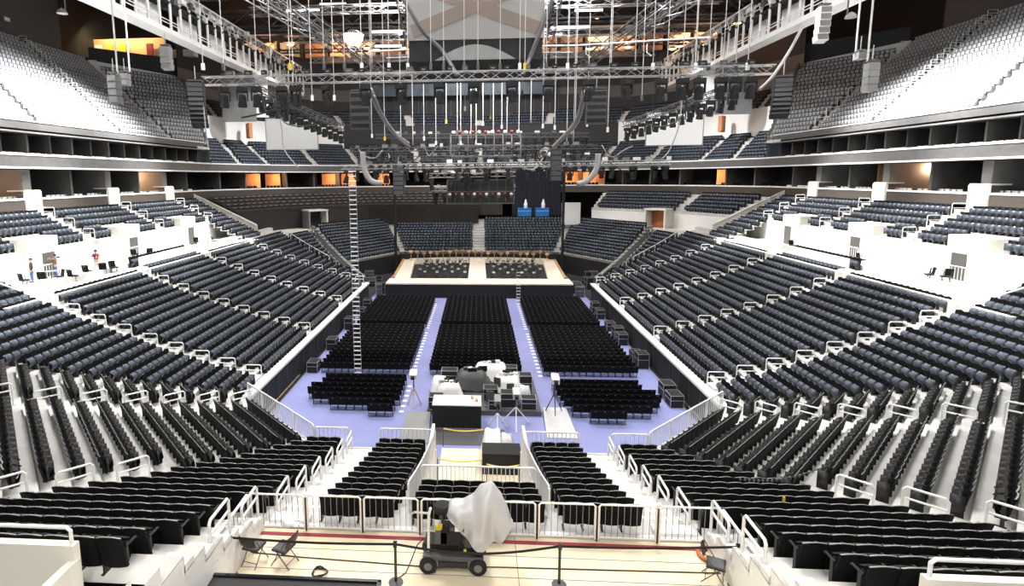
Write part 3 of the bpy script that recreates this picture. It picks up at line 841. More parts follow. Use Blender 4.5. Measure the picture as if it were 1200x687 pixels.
for (x, y, blk, r, i) in FC[:280]:
    o = fc0 if first else copy_tree(fc0); first = False
    o.location = (x, y, 0); o.rotation_euler = (0, 0, PI)
    side = 'its left edge' if 'centre' in blk else 'the aisle'
    o['label'] = 'black folding chair, %s from %s, %s row up, %s floor block' % (nth(i), side, nth(r), blk)
    o['group'] = 'folding chairs on the arena floor'
cm = MB(); chair_mb((cm, cm, cm))
stuffcopy('folding_chairs', [cm], [(x, y, 0, PI, 0) for (x, y, *_q) in FC[280:]], 'hundreds of black folding chairs in rows facing the stage', 'chairs', 'folding chairs on the arena floor farther off')
# white row cards along the aisles
n = 0
for (x, y0, y1, nm) in ((-4.88, 40.2, 51.5, 'left'), (4.55, 40.2, 51.5, 'right'), (-4.9, 53.2, 64, 'left far'), (4.55, 53.2, 64, 'right far'), (-4.8, 33.4, 38, 'near left')):
    r = 0; y = y0
    while y < y1:
        b = MB(); b.lathe([(.17, 0), (.17, .02), (.12, .035)], (0, 0, 0), 'white', 8)
        tag(b.build('row_marker', None, (x, y-.1, .0)), 'white row marker on the floor, %s along the %s aisle edge' % (nth(r), nm), 'marker', 'white row markers along the floor aisles')
        y += .86; r += 1
# ------------------------------------------------------------------ stage
def at(px, py, Y):
    r = _f*F_+_R*(px-CX_)-_U*(py-CY_); t = Y/r.y; return CAMP+r*t
t = thing('stage', 'wide stage with pale plywood walkways around two dark musician pits', 'stage', (0, 67, 0))
def local(b, name, par, off): 
    b.v = [(x-off[0], y-off[1], z-off[2]) for x, y, z in b.v]; return b.build(name, par)
O = (0, 67, 0)
b = MB(); b.box((0, 68.6, 1.72), (22.6, 3.4, .16), 'stage'); local(b, 'front_walkway', t, O)
b = MB(); b.box((0, 66.92, .82), (22.6, .12, 1.64), 'black')
for i in range(28): b.box((-11+i*.82, 66.85, .82), (.35, .05, 1.62), 'black')
local(b, 'front_skirt', t, O)
b = MB(); b.box((-.15, 78.5, 1.74), (2.3, 16.4, .18), 'stage'); b.box((-.15, 86.4, 1.9), (2.4, 1.0, .3), 'stage'); local(b, 'centre_runway', t, O)
for s in (-1, 1):
    b = MB(); x0, x1 = (8.7, 10.7); 
    b.add([(s*x0, 70.3, 1.8), (s*x1, 70.3, 1.8), (s*(x1+.9), 87, 1.8), (s*(x0+1.2), 87, 1.8), (s*x0, 70.3, .2), (s*x1, 70.3, .2), (s*(x1+.9), 87, .2), (s*(x0+1.2), 87, .2)],
          [(0, 1, 2, 3), (0, 1, 5, 4), (1, 2, 6, 5), (2, 3, 7, 6), (3, 0, 4, 7)], 'stage'); local(b, 'side_walkway', t, O)
    b = MB(); b.box((s*(x1+.55), 78.5, 1.5), (.3, 16, .9), 'wood', rz=-s*.05); local(b, 'plywood_edge', t, O)
b = MB(); pts = []
for i in range(17):
    a = -1+i/8; pts.append((a*10.6, 85.0+1.6*(1-a*a)))
for i in range(16):
    (x0, y0), (x1, y1) = pts[i], pts[i+1]
    b.add([(x0, y0, 2.1), (x1, y1, 2.1), (x1, y1+.9, 2.1), (x0, y0+.9, 2.1), (x0, y0, 1.3), (x1, y1, 1.3)], [(0, 1, 2, 3), (0, 1, 5, 4)], 'stage')
local(b, 'rear_arc', t, O)
b = MB(); b.box((0, 77.5, .65), (20.5, 15, 1.3), 'dark'); local(b, 'pit_floor', t, O)
# musicians' chairs and stands in the pits
def stand_mb():
    b = MB(); b.tube([(0, 0, 0), (0, 0, 1.05)], .02, 'dark_grey', 4); b.box((0, 0, 1.15), (.5, .06, .34), 'dark_grey', mtx=Matrix.Rotation(.5, 3, 'X')); b.lathe([(.22, 0), (.03, .1)], (0, 0, 0), 'dark_grey', 5); b.box((0, -.05, 1.17), (.36, .02, .26), 'white', mtx=Matrix.Rotation(.5, 3, 'X')); return b
sm = stand_mb().data('music_stand'); 
rs = random.Random(3); n = 0
def musician_chair():
    t = thing('musician_chair', 'chair', 'chair'); b = MB(); b.box((0, 0, .46), (.44, .42, .06), 'seat_pan_dark'); b.build('seat', t)
    b = MB(); b.box((0, .2, .76), (.42, .05, .30), 'dark_grey'); b.build('backrest', t)
    b = MB()
    for x in (-.19, .19):
        b.tube([(x, -.18, 0), (x, -.18, .46)], .015, 'dark_grey', 4); b.tube([(x, .2, 0), (x, .2, .8)], .015, 'dark_grey', 4)
    b.tube([(-.19, .2, .3), (.19, .2, .3)], .012, 'dark_grey', 4); b.tube([(-.19, -.18, .43), (.19, -.18, .43)], .012, 'dark_grey', 4); b.build('frame', t); return t
mc0 = musician_chair(); mcf = True
for s in (-1, 1):
    for r in range(6):
        for i in range(8):
            x = s*(1.9+.85*i+rs.uniform(-.15, .15)); y = 72+r*2.2+rs.uniform(-.4, .4); z = 1.3
            o = mc0 if mcf else copy_tree(mc0); mcf = False; o.location = (x, y, z); o.rotation_euler = (0, 0, rs.uniform(-.6, .6))
            sd = 'left' if s < 0 else 'right'
            o['label'] = 'black chair in the %s stage pit, %s row back, %s out from the runway' % (sd, nth(r), nth(i)); o['group'] = 'chairs in the stage pits'
            if (i+r) % 2 == 0:
                m = bpy.data.objects.new('music_stand', sm); COL.objects.link(m); m.location = (x+.1, y-.7, z)
                tag(m, 'dark music stand in the %s stage pit, %s row back, %s from the runway' % (sd, nth(r), nth(i)), 'music stand', 'music stands in the stage pits')
# warm lamps and posts along the rear arc
for i in range(22):
    a = -1+2*(i+.5)/22; x = a*10.8; y = 85.4+1.6*(1-a*a)
    b = MB(); h = 1.0+.5*rs.random(); b.tube([(0, 0, 0), (0, 0, h)], .05, 'wood', 5); b.box((0, 0, h), (.5, .2, .35), 'wood' if i % 3 else 'warm_wall')
    tag(b.build('wooden_stand', None, (x, y-.6, 1.85)), 'small wooden stand behind the rear arc of the stage, %s from the left' % nth(i), 'stand', 'wooden stands behind the stage arc')
# equipment left and right of the stage
def crate(x, y, z, w, d, h, label, group=None, m='black', rz=0):
    t = thing('flight_case', label, 'case', (x, y, z), rz, group)
    b = MB(); b.box((0, 0, h/2), (w, d, h), m); b.build('body', t)
    b = MB(); e = .03
    for sx in (-1, 1):
        for sy in (-1, 1): b.box((sx*w/2, sy*d/2, h/2), (e, e, h), 'alu')
    for zz in (.01, h*.62, h):
        for sy in (-1, 1): b.box((0, sy*d/2, zz), (w, e, e), 'alu')
        for sx in (-1, 1): b.box((sx*w/2, 0, zz), (e, d, e), 'alu')
    b.build('metal_edging', t); return t
i = 0
for s in (-1, 1):
    for q in range(10):
        w, h = rs.uniform(.7, 1.4), rs.uniform(.7, 1.6)
        x = s*rs.uniform(12.9, 14.8+.0*q) if q < 4 else s*rs.uniform(13.5, 16.5); y = 68+q*1.15
        if q < 4: x = s*12.3
        crate(x, y, 0, w, .9, h, 'dark flight case beside the stage, %s back on the %s' % (nth(q), 'left' if s < 0 else 'right'), 'flight cases beside the stage', rz=rs.uniform(-.3, .3), m='black' if q % 3 else 'dark_grey')
for (x, y, c) in ((7.9, 97.2, 0), (10.9, 97.2, 1)):
    b = MB(); b.box((0, 0, 1.5), (2.2, 1.4, 1.3), 'blue'); b.box((0, 0, 2.2), (2.3, 1.5, .14), 'blue'); b.box((0, 0, 1.8), (2.24, 1.44, .05), 'white'); b.box((0, 0, .8), (2.2, 1.3, .12), 'black')
    for q in (-1, 1): b.box((q*1.0, 0, .4), (.12, 1.3, .8), 'black')
    tag(b.build('blue_bin', None, (x, y+.9, 6.9)), 'bright blue bin behind the stage, %s of the pair' % ('left' if c == 0 else 'right'), 'bin', 'blue bins behind the stage')
    b = MB(); b.lathe([(.3, 0), (.34, .6), (.22, 1.0), (.10, 1.5)], (0, 0, 0), 'white', 8)
    tag(b.build('white_sack', None, (x+.2, y+.9, 9.17)), 'tall white wrapped bundle on top of the %s blue bin' % ('left' if c == 0 else 'right'), 'bundle')
b = MB(); b.box((0, 0, 4.4), (8.5, .3, 8.4), 'navy')
for i in range(20): b.tube([(-4.1+i*.43, -.2, .3), (-4.1+i*.43, -.2, 8.5)], .12, 'navy', 5)
tag(b.build('backdrop', None, (10.2, 101, 7.5)), 'dark navy backdrop curtain hanging behind the blue bins', 'curtain')
b = MB(); b.box((0, 0, 2.6), (11.0, .3, 4.4), 'drape'); 
tag(b.build('backdrop', None, (-1.3, 99.5, 7.5)), 'brown black drape hanging below the red clipped grid', 'curtain')
b = MB(); b.box((0, 0, 1.6), (3.0, .3, 3.6), 'white'); tag(b.build('white_board', None, (15.0, 93, 6.9)), 'tall white board at the right end behind the stage', 'board')
# tunnel mouths in the far corner
for (x, y, c, nm) in ((-25.2, 85.5, 'mid_grey', 'left corner tarps'), (-14.0, 96.6, 'white', 'stage left drapes'), (26.3, 84.6, 'white', 'right corner deck')):
    t = thing('tunnel_mouth', 'hooded %s tunnel entrance standing at the %s' % ('grey' if c == 'mid_grey' else 'white', nm), 'tunnel', (x, y, 6.9), -.7 if x > 20 else (.7 if x < -20 else 0))
    b = MB(); b.box((0, 0, 2.75), (3.2, 2.8, .22), 'white'); b.build('hood', t)
    b = MB(); b.box((-1.45, 0, 1.35), (.25, 2.6, 2.7), c); b.box((1.45, 0, 1.35), (.25, 2.6, 2.7), 'cream'); b.build('side_wall', t)
    b = MB(); b.box((0, .9, 1.3), (2.6, .1, 2.5), 'orange' if x > 20 else 'dark'); b.build('inner_wall', t)
b = MB(); b.lathe([(.9, 0), (1.0, 1.2), (.5, 2.6), (.25, 3.2)], (0, 0, 0), 'white', 9); tag(b.build('covered_post', None, (-8.4, 99.2, 8.8)), 'tall thin white wrapped post behind the stage, left of centre', 'post')

# ------------------------------------------------------------------ mixing position
b = MB(); b.box((0, 0, .15), (7.0, 6.4, .3), 'dark_grey'); tag(b.build('low_riser', None, (.35, 36.2, 0)), 'low dark grey riser under the mixing position', 'platform')
t = thing('mixing_table', 'white topped table with a long black skirt behind the pit', 'table', (-1.25, 31.9, 0))
b = MB(); b.box((0, 0, 1.38), (2.85, 1.5, .07), 'white'); b.build('tabletop', t)
b = MB()
for i in range(30):
    x = -1.38+i*.095; b.box((x, -.74+.02*math.sin(i*1.9), .68), (.10, .05, 1.34), 'black')
for sx in (-1, 1): b.box((sx*1.4, 0, .68), (.04, 1.46, 1.34), 'black')
b.box((0, .72, .68), (2.8, .03, 1.34), 'black'); b.build('skirt', t)
for (x, y, a) in ((-.1, 31.7, .2), (-.35, 32.1, -.4)):
    b = MB(); b.lathe([(.10, 0), (.10, .12), (.04, .22)], (0, 0, 0), 'gold', 8); tag(b.build('lamp', None, (x, y, 1.42)), 'small gold lamp on the white mixing table, %s' % ('nearer the front' if a > 0 else 'nearer the back'), 'lamp')
def draped(x, y, w, d, h, label, m='white', rz=0, z=.3):
    """cloth thrown over a low desk"""
    b = MB(); nx, ny = 12, 9; vs = []; R = random.Random(int(x*100+y*10))
    ph = R.uniform(0, 6)
    for j in range(ny+1):
        for i in range(nx+1):
            u, v = -1+2*i/nx, -1+2*j/ny; e = max(abs(u), abs(v))
            hh = h if e < .62 else h*(1-(e-.62)/.38*.93)
            hh += .05*math.sin(5*u+ph)*math.cos(4*v+ph) - (.06*math.sin(14*(u+v)) if e > .6 else 0)
            sc = 1+ (.06*math.sin(9*u+7*v) if e > .8 else 0)
            vs.append((u*w/2*sc, v*d/2*sc, max(.02, hh)))
    b.add(vs, [(j*(nx+1)+i, j*(nx+1)+i+1, (j+1)*(nx+1)+i+1, (j+1)*(nx+1)+i) for j in range(ny) for i in range(nx)], m)
    return tag(b.build('covered_console', None, (x, y, z), rz, True), label, 'covered desk')
draped(-1.9, 34.9, 1.9, 1.2, 1.1, 'white cloth draped over a desk left of the mixing position', 'white', .2)
draped(-.4, 36.6, 2.6, 1.3, 1.3, 'dark grey cloth draped over a long desk in the mixing position', 'dark_grey')
draped(.9, 38.2, 2.8, 1.0, 1.3, 'bright white sheet over the rearmost mixing desk', 'white')
draped(2.0, 36.1, 2.2, 1.3, 1.2, 'white sheet over the right mixing desk', 'white', -.1)
draped(-2.6, 36.3, 1.2, 1.2, .9, 'small white covered box at the left edge of the mixing position', 'white')
draped(2.9, 34.3, 1.0, 1.0, 1.1, 'grey covered stack beside the right floor aisle', 'cover')
for i, (x, y, w, h) in enumerate(((.8, 34.9, .9, .8), (1.9, 33.9, 1.0, .9), (3.1, 36.0, .8, 1.3), (-2.6, 33.4, .9, .8), (3.1, 33.6, .9, .7), (2.2, 38.4, 1.0, 1.0), (-2.0, 37.9, 1.1, .9), (1.0, 33.5, .7, .6))):
    crate(x, y, .3, w, .8, h, 'black flight case in the mixing position, %s from where the white table stands' % nth(i), 'flight cases in the mixing position')
b = MB(); b.box((0, 0, .012), (4.0, 2.0, .024), 'dark_grey'); tag(b.build('floor_mat', None, (-.5, 30.05, 0)), 'dark grey mat on the floor between the white table and the pit', 'mat')
mk = random.Random(21)
for i in range(16):
    dx, dy, dz = ((-1.9, 34.9, 1.38), (-.4, 36.6, 1.58), (.9, 38.2, 1.58), (2.0, 36.1, 1.48))[i % 4]; x, y = dx+(-.45, -.15, .15, .45)[i//4], dy+mk.uniform(-.15, .15); w = mk.uniform(.22, .34); b = MB()
    b.box((0, 0, w*.35), (w, w*.8, w*.7), mk.choice(['white', 'white', 'cover', 'black', 'dark_grey'])); b.box((0, -w*.41, w*.35), (w*.6, .02, w*.3), mk.choice(['gloss_black', 'mid_grey', 'white']))
    tag(b.build('equipment_box', None, (x, y, dz), mk.uniform(-.6, .6)), 'small equipment box piled on the mixing desks, %s of the scattered pile' % nth(i), 'box', 'equipment boxes on the mixing desks')
def office_chair(x, y, rz, label):
    t = thing('office_chair', label, 'chair', (x, y, .3), rz)
    b = MB(); b.box((0, 0, .5), (.5, .5, .1), 'dark_grey'); b.build('seat', t)
    b = MB(); b.box((0, .25, .85), (.46, .08, .6), 'dark_grey'); b.build('backrest', t)
    b = MB(); b.tube([(0, 0, .1), (0, 0, .45)], .03, 'alu', 6)
    for k in range(5): b.tube([(0, 0, .12), (.3*math.cos(k*1.257), .3*math.sin(k*1.257), .05)], .025, 'alu', 5)
    b.build('base', t)
office_chair(.75, 33.6, 3.0, 'dark office chair right of the white mixing table'); office_chair(2.0, 34.9, 3.3, 'dark office chair in front of the right mixing desk')
office_chair(1.35, 35.9, 2.7, 'dark office chair between the mixing desks')
for i, (x, y) in enumerate(((-.4, 36.3), (.3, 36.8), (1.9, 36.1))):
    t = thing('monitor_screen', 'black monitor on a short stand in the mixing position, %s from the pit' % nth(i), 'monitor', (x, y, 1.3), rs.uniform(-.3, .3))
    b = MB(); b.box((0, 0, .35), (.6, .05, .38), 'gloss_black'); b.build('screen', t); b = MB(); b.tube([(0, 0, 0), (0, 0, .2)], .025, 'dark_grey', 5); b.box((0, 0, .01), (.25, .2, .02), 'dark_grey'); b.build('stand', t)
def tripod(x, y, z, h, label, top='white', w=.5, legm='rail', sp=.7):
    t = thing('tripod_stand', label, 'tripod', (x, y, z))
    for k in range(3):
        b = MB(); a = k*2.094+.5; b.tube([(0, 0, h*.62), (sp*math.cos(a), sp*math.sin(a), .02)], .035, legm, 6); b.build('leg', t)
    b = MB(); b.tube([(0, 0, h*.5), (0, 0, h)], .04, 'dark_grey', 6); b.build('column', t)
    b = MB(); b.box((0, -.1, h+.15), (w, .7, .34), top, mtx=Matrix.Rotation(.25, 3, 'X')); b.box((0, -.5, h+.1), (w*.5, .3, .18), 'black', mtx=Matrix.Rotation(.25, 3, 'X')); b.build('head', t); return t
tripod(2.2, 31.6, .0, 1.9, 'tall white legged tripod with a covered head at the pit front', 'cover', .4, sp=.95)
tripod(1.1, 31.0, .0, 1.7, 'white legged tripod standing left of the tall tripod', 'mid_grey', .35)
tripod(4.6, 32.9, .33, 2.0, 'tripod camera under a cream cover on the grey ramp', 'cream', .45, 'dark_grey', .55)
tripod(-4.1, 34.2, .0, 2.0, 'tripod camera under a cream cover beside the left floor aisle', 'cream', .45, 'gold', .5)
for (x, y, nm) in ((4.7, 32.0, 'right'), (-3.6, 31.0, 'left')):
    b = MB(); b.add([(-.85, -1.9, .05), (.85, -1.9, .05), (.7, 1.6, .35), (-.7, 1.6, .35), (-.85, -1.9, 0), (.85, -1.9, 0), (.7, 1.6, 0), (-.7, 1.6, 0)], [(0, 1, 2, 3), (0, 4, 5, 1), (1, 5, 6, 2), (2, 6, 7, 3), (3, 7, 4, 0)], 'cover' if x > 0 else 'mid_grey')
    tag(b.build('ramp', None, (x, y, 0)), 'grey ramp on the blue floor at the %s of the mixing position' % nm, 'ramp')
# pit: yellow tapes, black riser with covered gear, red box
for i, (y, z, x0, x1) in enumerate(((28.9, 1.0, -1.9, .3), (25.4, 1.1, -1.95, .2), (25.0, 1.1, .4, 1.95))):
    b = MB(); m = 8; b.tube([(x0+(x1-x0)*k/m, y, z-.12*math.sin(PI*k/m)) for k in range(m+1)], .035, 'yellow', 5)
    for x in (x0, x1): b.tube([(x, y, 0), (x, y, z+.05)], .025, 'dark_grey', 5)
    tag(b.build('yellow_tape'), 'sagging yellow tape strung across the pit, %s from the mixing table' % nth(i), 'tape', 'yellow tapes across the pit')
b = MB(); b.box((0, 0, .55), (1.9, 1.2, 1.1), 'black'); tag(b.build('black_riser', None, (1.15, 26.6, 0)), 'black box riser in the right half of the pit', 'platform')
draped(.75, 27.9, 1.2, 2.0, 1.3, 'white cloth thrown over equipment in the right half of the pit', 'white', 0, 0)
draped(1.5, 28.2, .9, 1.4, 1.0, 'grey stained cover over equipment at the right pit fence', 'cover', 0, 0)
b = MB(); b.box((0, 0, .2), (.6, .3, .4), 'red'); b.box((0, .14, .45), (.5, .05, .3), 'red'); tag(b.build('red_box', None, (-.6, 22.4, 0)), 'small red box on the cream pit floor behind the bar fence', 'box')

for s, ys_ in ((1, (35.2, 36.6, 42.5, 44.0, 48.5, 50.0, 53.0, 57.5, 60.0)), (-1, (40.5, 46.0, 52.5, 58.0, 61.5))):
    for i, y in enumerate(ys_):
        crate(s*12.45, y, 0, .8, 1.1, .8+.35*((i*7) % 3)/2, 'black flight case against the %s floor wall, %s from the camera' % ('left' if s < 0 else 'right', nth(i)), 'flight cases along the floor walls', 'black')
# ------------------------------------------------------------------ foreground on the platform
def stanchion(x, y, label):
    t = thing('stanchion', label, 'stanchion', (x, y, 4.7), 0, 'black belt stanchions')
    b = MB(); b.tube([(0, 0, 0), (0, 0, 1.0)], .035, 'gloss_black', 10); b.build('post', t)
    b = MB(); b.lathe([(.18, 0), (.18, .02), (.05, .05)], (0, 0, 0), 'dark_grey', 16); b.build('base', t)
    b = MB(); b.box((0, 0, 1.02), (.09, .09, .12), 'gloss_black'); b.build('belt_head', t)
ST = [(-6.17, 12.44), (-2.0, 12.42), (1.96, 12.57), (6.19, 12.79)]
for (x, y), n_ in zip(ST, ('leftmost black belt stanchion beside the folding chairs', 'black belt stanchion left of the covered cart', 'black belt stanchion right of the covered cart', 'rightmost black belt stanchion beside the single folding chair')): stanchion(x, y, n_)
for i in range(3):
    (x0, y0), (x1, y1) = ST[i], ST[i+1]; b = MB(); n = 14; sag = (.05, .22, .04)[i]
    P = [(x0+(x1-x0)*k/n, y0+(y1-y0)*k/n, 5.72-sag*math.sin(PI*k/n)) for k in range(n+1)]
    for k in range(n):
        a, c = P[k], P[k+1]
        b.add([(a[0], a[1]-.006, a[2]-.03), (c[0], c[1]-.006, c[2]-.03), (c[0], c[1]-.006, c[2]+.03), (a[0], a[1]-.006, a[2]+.03), (a[0], a[1]+.006, a[2]-.03), (c[0], c[1]+.006, c[2]-.03), (c[0], c[1]+.006, c[2]+.03), (a[0], a[1]+.006, a[2]+.03)],
              [(0, 1, 2, 3), (7, 6, 5, 4), (3, 2, 6, 7), (0, 4, 5, 1)], 'black')
    tag(b.build('barrier_belt'), 'black retractable belt stretched at the %s of the platform' % ('left', 'middle', 'right')[i], 'belt', 'black barrier belts')
def big_chair(x, y, z, rz, label):
    t = thing('folding_chair', label, 'chair', (x, y, z), rz, 'folding chairs on the platform')
    b = MB(); b.box((0, -.02, .45), (.44, .42, .05), 'seat_pan_dark'); b.box((0, -.02, .477), (.36, .34, .012), 'dark_grey'); b.build('seat', t)
    b = MB(); vs = []
    for (zz, y_) in ((.58, .20), (.72, .25), (.86, .28)):
        for x_ in (-.22, -.11, 0, .11, .22): vs.append((x_, y_+.04*(1-(x_/.22)**2), zz+(.02*(1-(x_/.22)**2) if zz > .8 else 0)))
    n = 5; fs = [(r*n+i, r*n+i+1, (r+1)*n+i+1, (r+1)*n+i) for r in range(2) for i in range(4)]
    b.add(vs, fs, 'seat_pan_dark'); b.add([(a, c+.025, e) for a, c, e in vs], [f[::-1] for f in fs], 'seat_pan_dark'); b.build('backrest', t)
    for s in (-1, 1):
        b = MB(); b.tube([(s*.225, -.26, .01), (s*.225, .02, .45), (s*.225, .28, .86)], .013, 'dark_grey', 6); b.build('front_leg', t)
        b = MB(); b.tube([(s*.20, .28, .01), (s*.20, -.12, .44)], .013, 'dark_grey', 6); b.build('rear_leg', t)
    b = MB(); b.tube([(-.225, -.19, .12), (.225, -.19, .12)], .01, 'dark_grey', 6); b.tube([(-.2, .20, .12), (.2, .20, .12)], .01, 'dark_grey', 6); b.build('stretcher', t)
big_chair(-5.75, 12.95, 4.7, 2.9, 'black folding chair beside the leftmost stanchion')
big_chair(-4.95, 12.95, 4.7, -1.9, 'black folding chair turned sideways, under the white hat')
big_chair(5.75, 12.95, 4.7, 1.15, 'black folding chair with a padded seat near the right stanchion')
b = MB(); b.lathe([(.16, .0), (.17, .08), (.12, .16), (.03, .2)], (0, 0, 0), 'white', 12); b.box((.16, 0, .02), (.2, .2, .02), 'white'); tag(b.build('white_hat', None, (-4.95, 13.35, 5.5), 0, True), 'white hat hanging on the sideways folding chair', 'hat')
b = MB(); b.lathe([(.28, 0), (.32, .02), (.32, .04), (.28, .06), (.20, .05), (.18, .03), (.20, .01)], (0, 0, 0), 'orange', 24)
b.v = [(x*1.0, y*1.0, z) for x, y, z in b.v]
b2 = MB(); b2.tube([(.28*math.cos(a*PI/12), .28*math.sin(a*PI/12), .04) for a in range(24)], .05, 'orange', 8, True); tag(b2.build('orange_hoop', None, (6.0, 13.85, 4.72)), 'orange coiled hose ring on the platform by the right barricade', 'hose')
def coil(x, y, z, label, R=.18):
    b = MB(); pts = []
    for i in range(60):
        a = i*.42; rr = R+.03*math.sin(i*1.3); pts.append((rr*math.cos(a), rr*math.sin(a), .02+.0012*i))
    b.tube(pts, .012, 'rubber', 5); tag(b.build('cable_coil', None, (x, y, z)), label, 'cable')
coil(-3.95, 12.6, 4.7, 'small black cable coil lying on the platform left of the cart')
b = MB(); pts = [(-2.0, 12.5, 4.72), (-1.8, 12.75, 4.72), (-1.72, 13.0, 4.8), (-1.55, 13.15, 5.2), (-1.4, 13.2, 5.35)]; b.tube(pts, .014, 'rubber', 6); tag(b.build('power_cable'), 'black power cable trailing from the covered cart to the stanchion', 'cable')
b = MB(); b.tube([(-6.0, 13.3, 4.715), (-4.6, 13.18, 4.715), (-3.0, 13.1, 4.715), (-1.2, 13.0, 4.715), (.5, 13.1, 4.715), (6.0, 13.2, 4.715)], .016, 'rubber', 6); tag(b.build('floor_cable'), 'thin black cable running along the platform under the cart', 'cable')
# camera cart
t = thing('camera_cart', 'black wheeled camera cart carrying gear and a grey covered camera', 'cart', (-.62, 13.15, 4.7))
b = MB(); b.box((0, 0, .42), (1.5, .75, .12), 'dark_grey'); b.box((0, -.30, .30), (1.15, .10, .22), 'mid_grey'); b.box((0, -.36, .27), (.75, .04, .14), 'gloss_black'); b.box((0, .1, .56), (1.45, .5, .18), 'black'); b.build('chassis', t)
for sx in (-1, 1):
    for sy in (-1, 1):
        R = Matrix.Rotation(PI/2, 3, 'X')
        b = MB(); b.lathe([(.10, -.06), (.20, -.06), (.22, -.03), (.22, .03), (.20, .06), (.10, .06)], (sx*.62, sy*.36, .22), 'black', 18, R); w = b.build('wheel', t)
        b = MB(); b.lathe([(.02, -.075), (.10, -.07), (.10, .07), (.02, .075)], (sx*.62, sy*.36, .22), 'trim_grey', 12, R); b.build('hub', w)
b = MB(); b.tube([(-.62, -.2, .5), (-.60, -.25, 1.5), (-.55, -.3, 1.72)], .035, 'rail', 8); b.tube([(-.62, -.25, 1.55), (-.95, -.3, 1.6), (-1.05, -.3, 1.55)], .03, 'alu', 6); b.build('steering_arm', t)
b = MB(); b.lathe([(.05, 0), (.22, .03), (.24, .12), (.2, .2), (.05, .22)], (-.28, 0, 1.45), 'black', 16); b.tube([(-.28, 0, .6), (-.28, 0, 1.45)], .04, 'dark_grey', 8); b.build('operator_seat', t)
b = MB(); b.box((-.05, -.1, .95), (.5, .5, .35), 'black'); b.box((.1, -.2, 1.18), (.35, .25, .10), 'dark_grey'); b.box((.12, -.32, 1.2), (.14, .04, .12), 'white'); b.box((-.35, -.2, 1.15), (.16, .12, .12), 'yellow'); b.box((-.3, -.2, .95), (.3, .3, .3), 'dark_grey'); b.box((.3, -.3, .62), (.07, .04, .05), 'yellow'); b.build('camera_gear', t)
b = MB(); b.lathe([(.18, 0), (.16, .6), (.10, 1.1)], (.38, 0, .6), 'dark_grey', 12); b.build('pedestal', t)
# the silver cover: a lofted cloth with folds
cov = thing('camera_cover', 'silver grey cloth cover draped over the camera on the cart', 'cover', (-.02, 13.15, 4.7))
b = MB(); NX, NV = 26, 12
def lerp_t(tb, x):
    for (x0, z0), (x1, z1) in zip(tb, tb[1:]):
        if x <= x1: u = (x-x0)/(x1-x0); u = u*u*(3-2*u); return z0+(z1-z0)*u
    return tb[-1][1]
TOP = [(-.8, 1.50), (-.66, 1.76), (-.4, 1.80), (-.15, 1.92), (.12, 2.24), (.36, 2.32), (.55, 2.08), (.72, 1.74), (.85, 1.35)]
BOT = [(-.8, 1.42), (-.55, 1.28), (-.2, .92), (.15, .72), (.45, .82), (.7, 1.10), (.85, 1.25)]
vs = []
for side in (-1, 1):
    for i in range(NX+1):
        x = -.8+1.65*i/NX; zt, zb = lerp_t(TOP, x), lerp_t(BOT, x)
        edge = math.sqrt(max(0, 1-((x-.02)/.86)**2))
        for j in range(NV+1):
            v = j/NV; z = zt+(zb-zt)*v**1.15
            w = (.07+.36*math.sin(min(1, v*1.8)*PI/2))*edge
            fold = (.02+.12*v)*math.sin(9.5*x+2.2*v+side)+.05*v*math.sin(19*x-3*v)
            vs.append((x+.05*math.sin(5*v+4*x)*v, side*(w+fold*edge)*(1 if j else .15), z-(.03*math.sin(13*x) if j == NV else 0)))
n1 = (NX+1)*(NV+1); fs = []
for sd_ in (0, 1):
    for i in range(NX):
        for j in range(NV):
            a0 = sd_*n1+i*(NV+1)+j; q = (a0, a0+1, a0+NV+2, a0+NV+1); fs.append(q if sd_ == 0 else q[::-1])
for i in range(NX):
    a0 = i*(NV+1); fs.append((a0, a0+NV+1, n1+a0+NV+1, n1+a0))
for i in (0, NX):
    for j in range(NV): a0 = i*(NV+1)+j; fs.append((a0, a0+1, n1+a0+1, n1+a0))
b.add(vs, fs, 'cover'); c = b.build('cloth', cov, None, 0, True); m = c.modifiers.new('s', 'SUBSURF'); m.levels = 1; m.render_levels = 2
# black topped table at the bottom edge
t = thing('black_table', 'low black topped table with a raised frame at the bottom edge', 'table', (-4.4, 10.4, 4.7))
b = MB(); b.box((0, 0, .78), (4.3, 1.9, .04), 'dark'); b.build('tabletop', t)
b = MB()
for (x, y, dx, dy) in ((0, .98, 4.45, .08), (0, -.98, 4.45, .08), (2.2, 0, .08, 2.0), (-2.2, 0, .08, 2.0)): b.box((x, y, .81), (dx, dy, .08), 'gloss_black')
b.build('raised_frame', t)
for sx in (-1, 1):
    for sy in (-1, 1): b = MB(); b.box((sx*2.1, sy*.85, .38), (.08, .08, .76), 'dark_grey'); b.build('leg', t)
# cable festoon on the right end block, small yellow tag
b = MB(); P = [Vector((8.0, 17.3, 5.0)).lerp(Vector((11.1, 17.9, 5.1)), k/20)+Vector((0, 0, -.25*math.sin(PI*k/20))) for k in range(21)]; b.tube(P, .018, 'rubber', 5)
for k in range(2, 19): b.tube([P[k]-Vector((0, 0, .05)), P[k]+Vector((0, 0, .03))], .03, 'trim_grey', 5)
tag(b.build('beaded_rope'), 'sagging rope of pale beads across the rows of the right end block', 'rope')
b = MB(); b.box((0, 0, .05), (.06, .04, .12), 'yellow'); tag(b.build('yellow_tag', None, (8.4, 15.05, 5.6)), 'small yellow tag on a seat back in the right end block', 'tag')
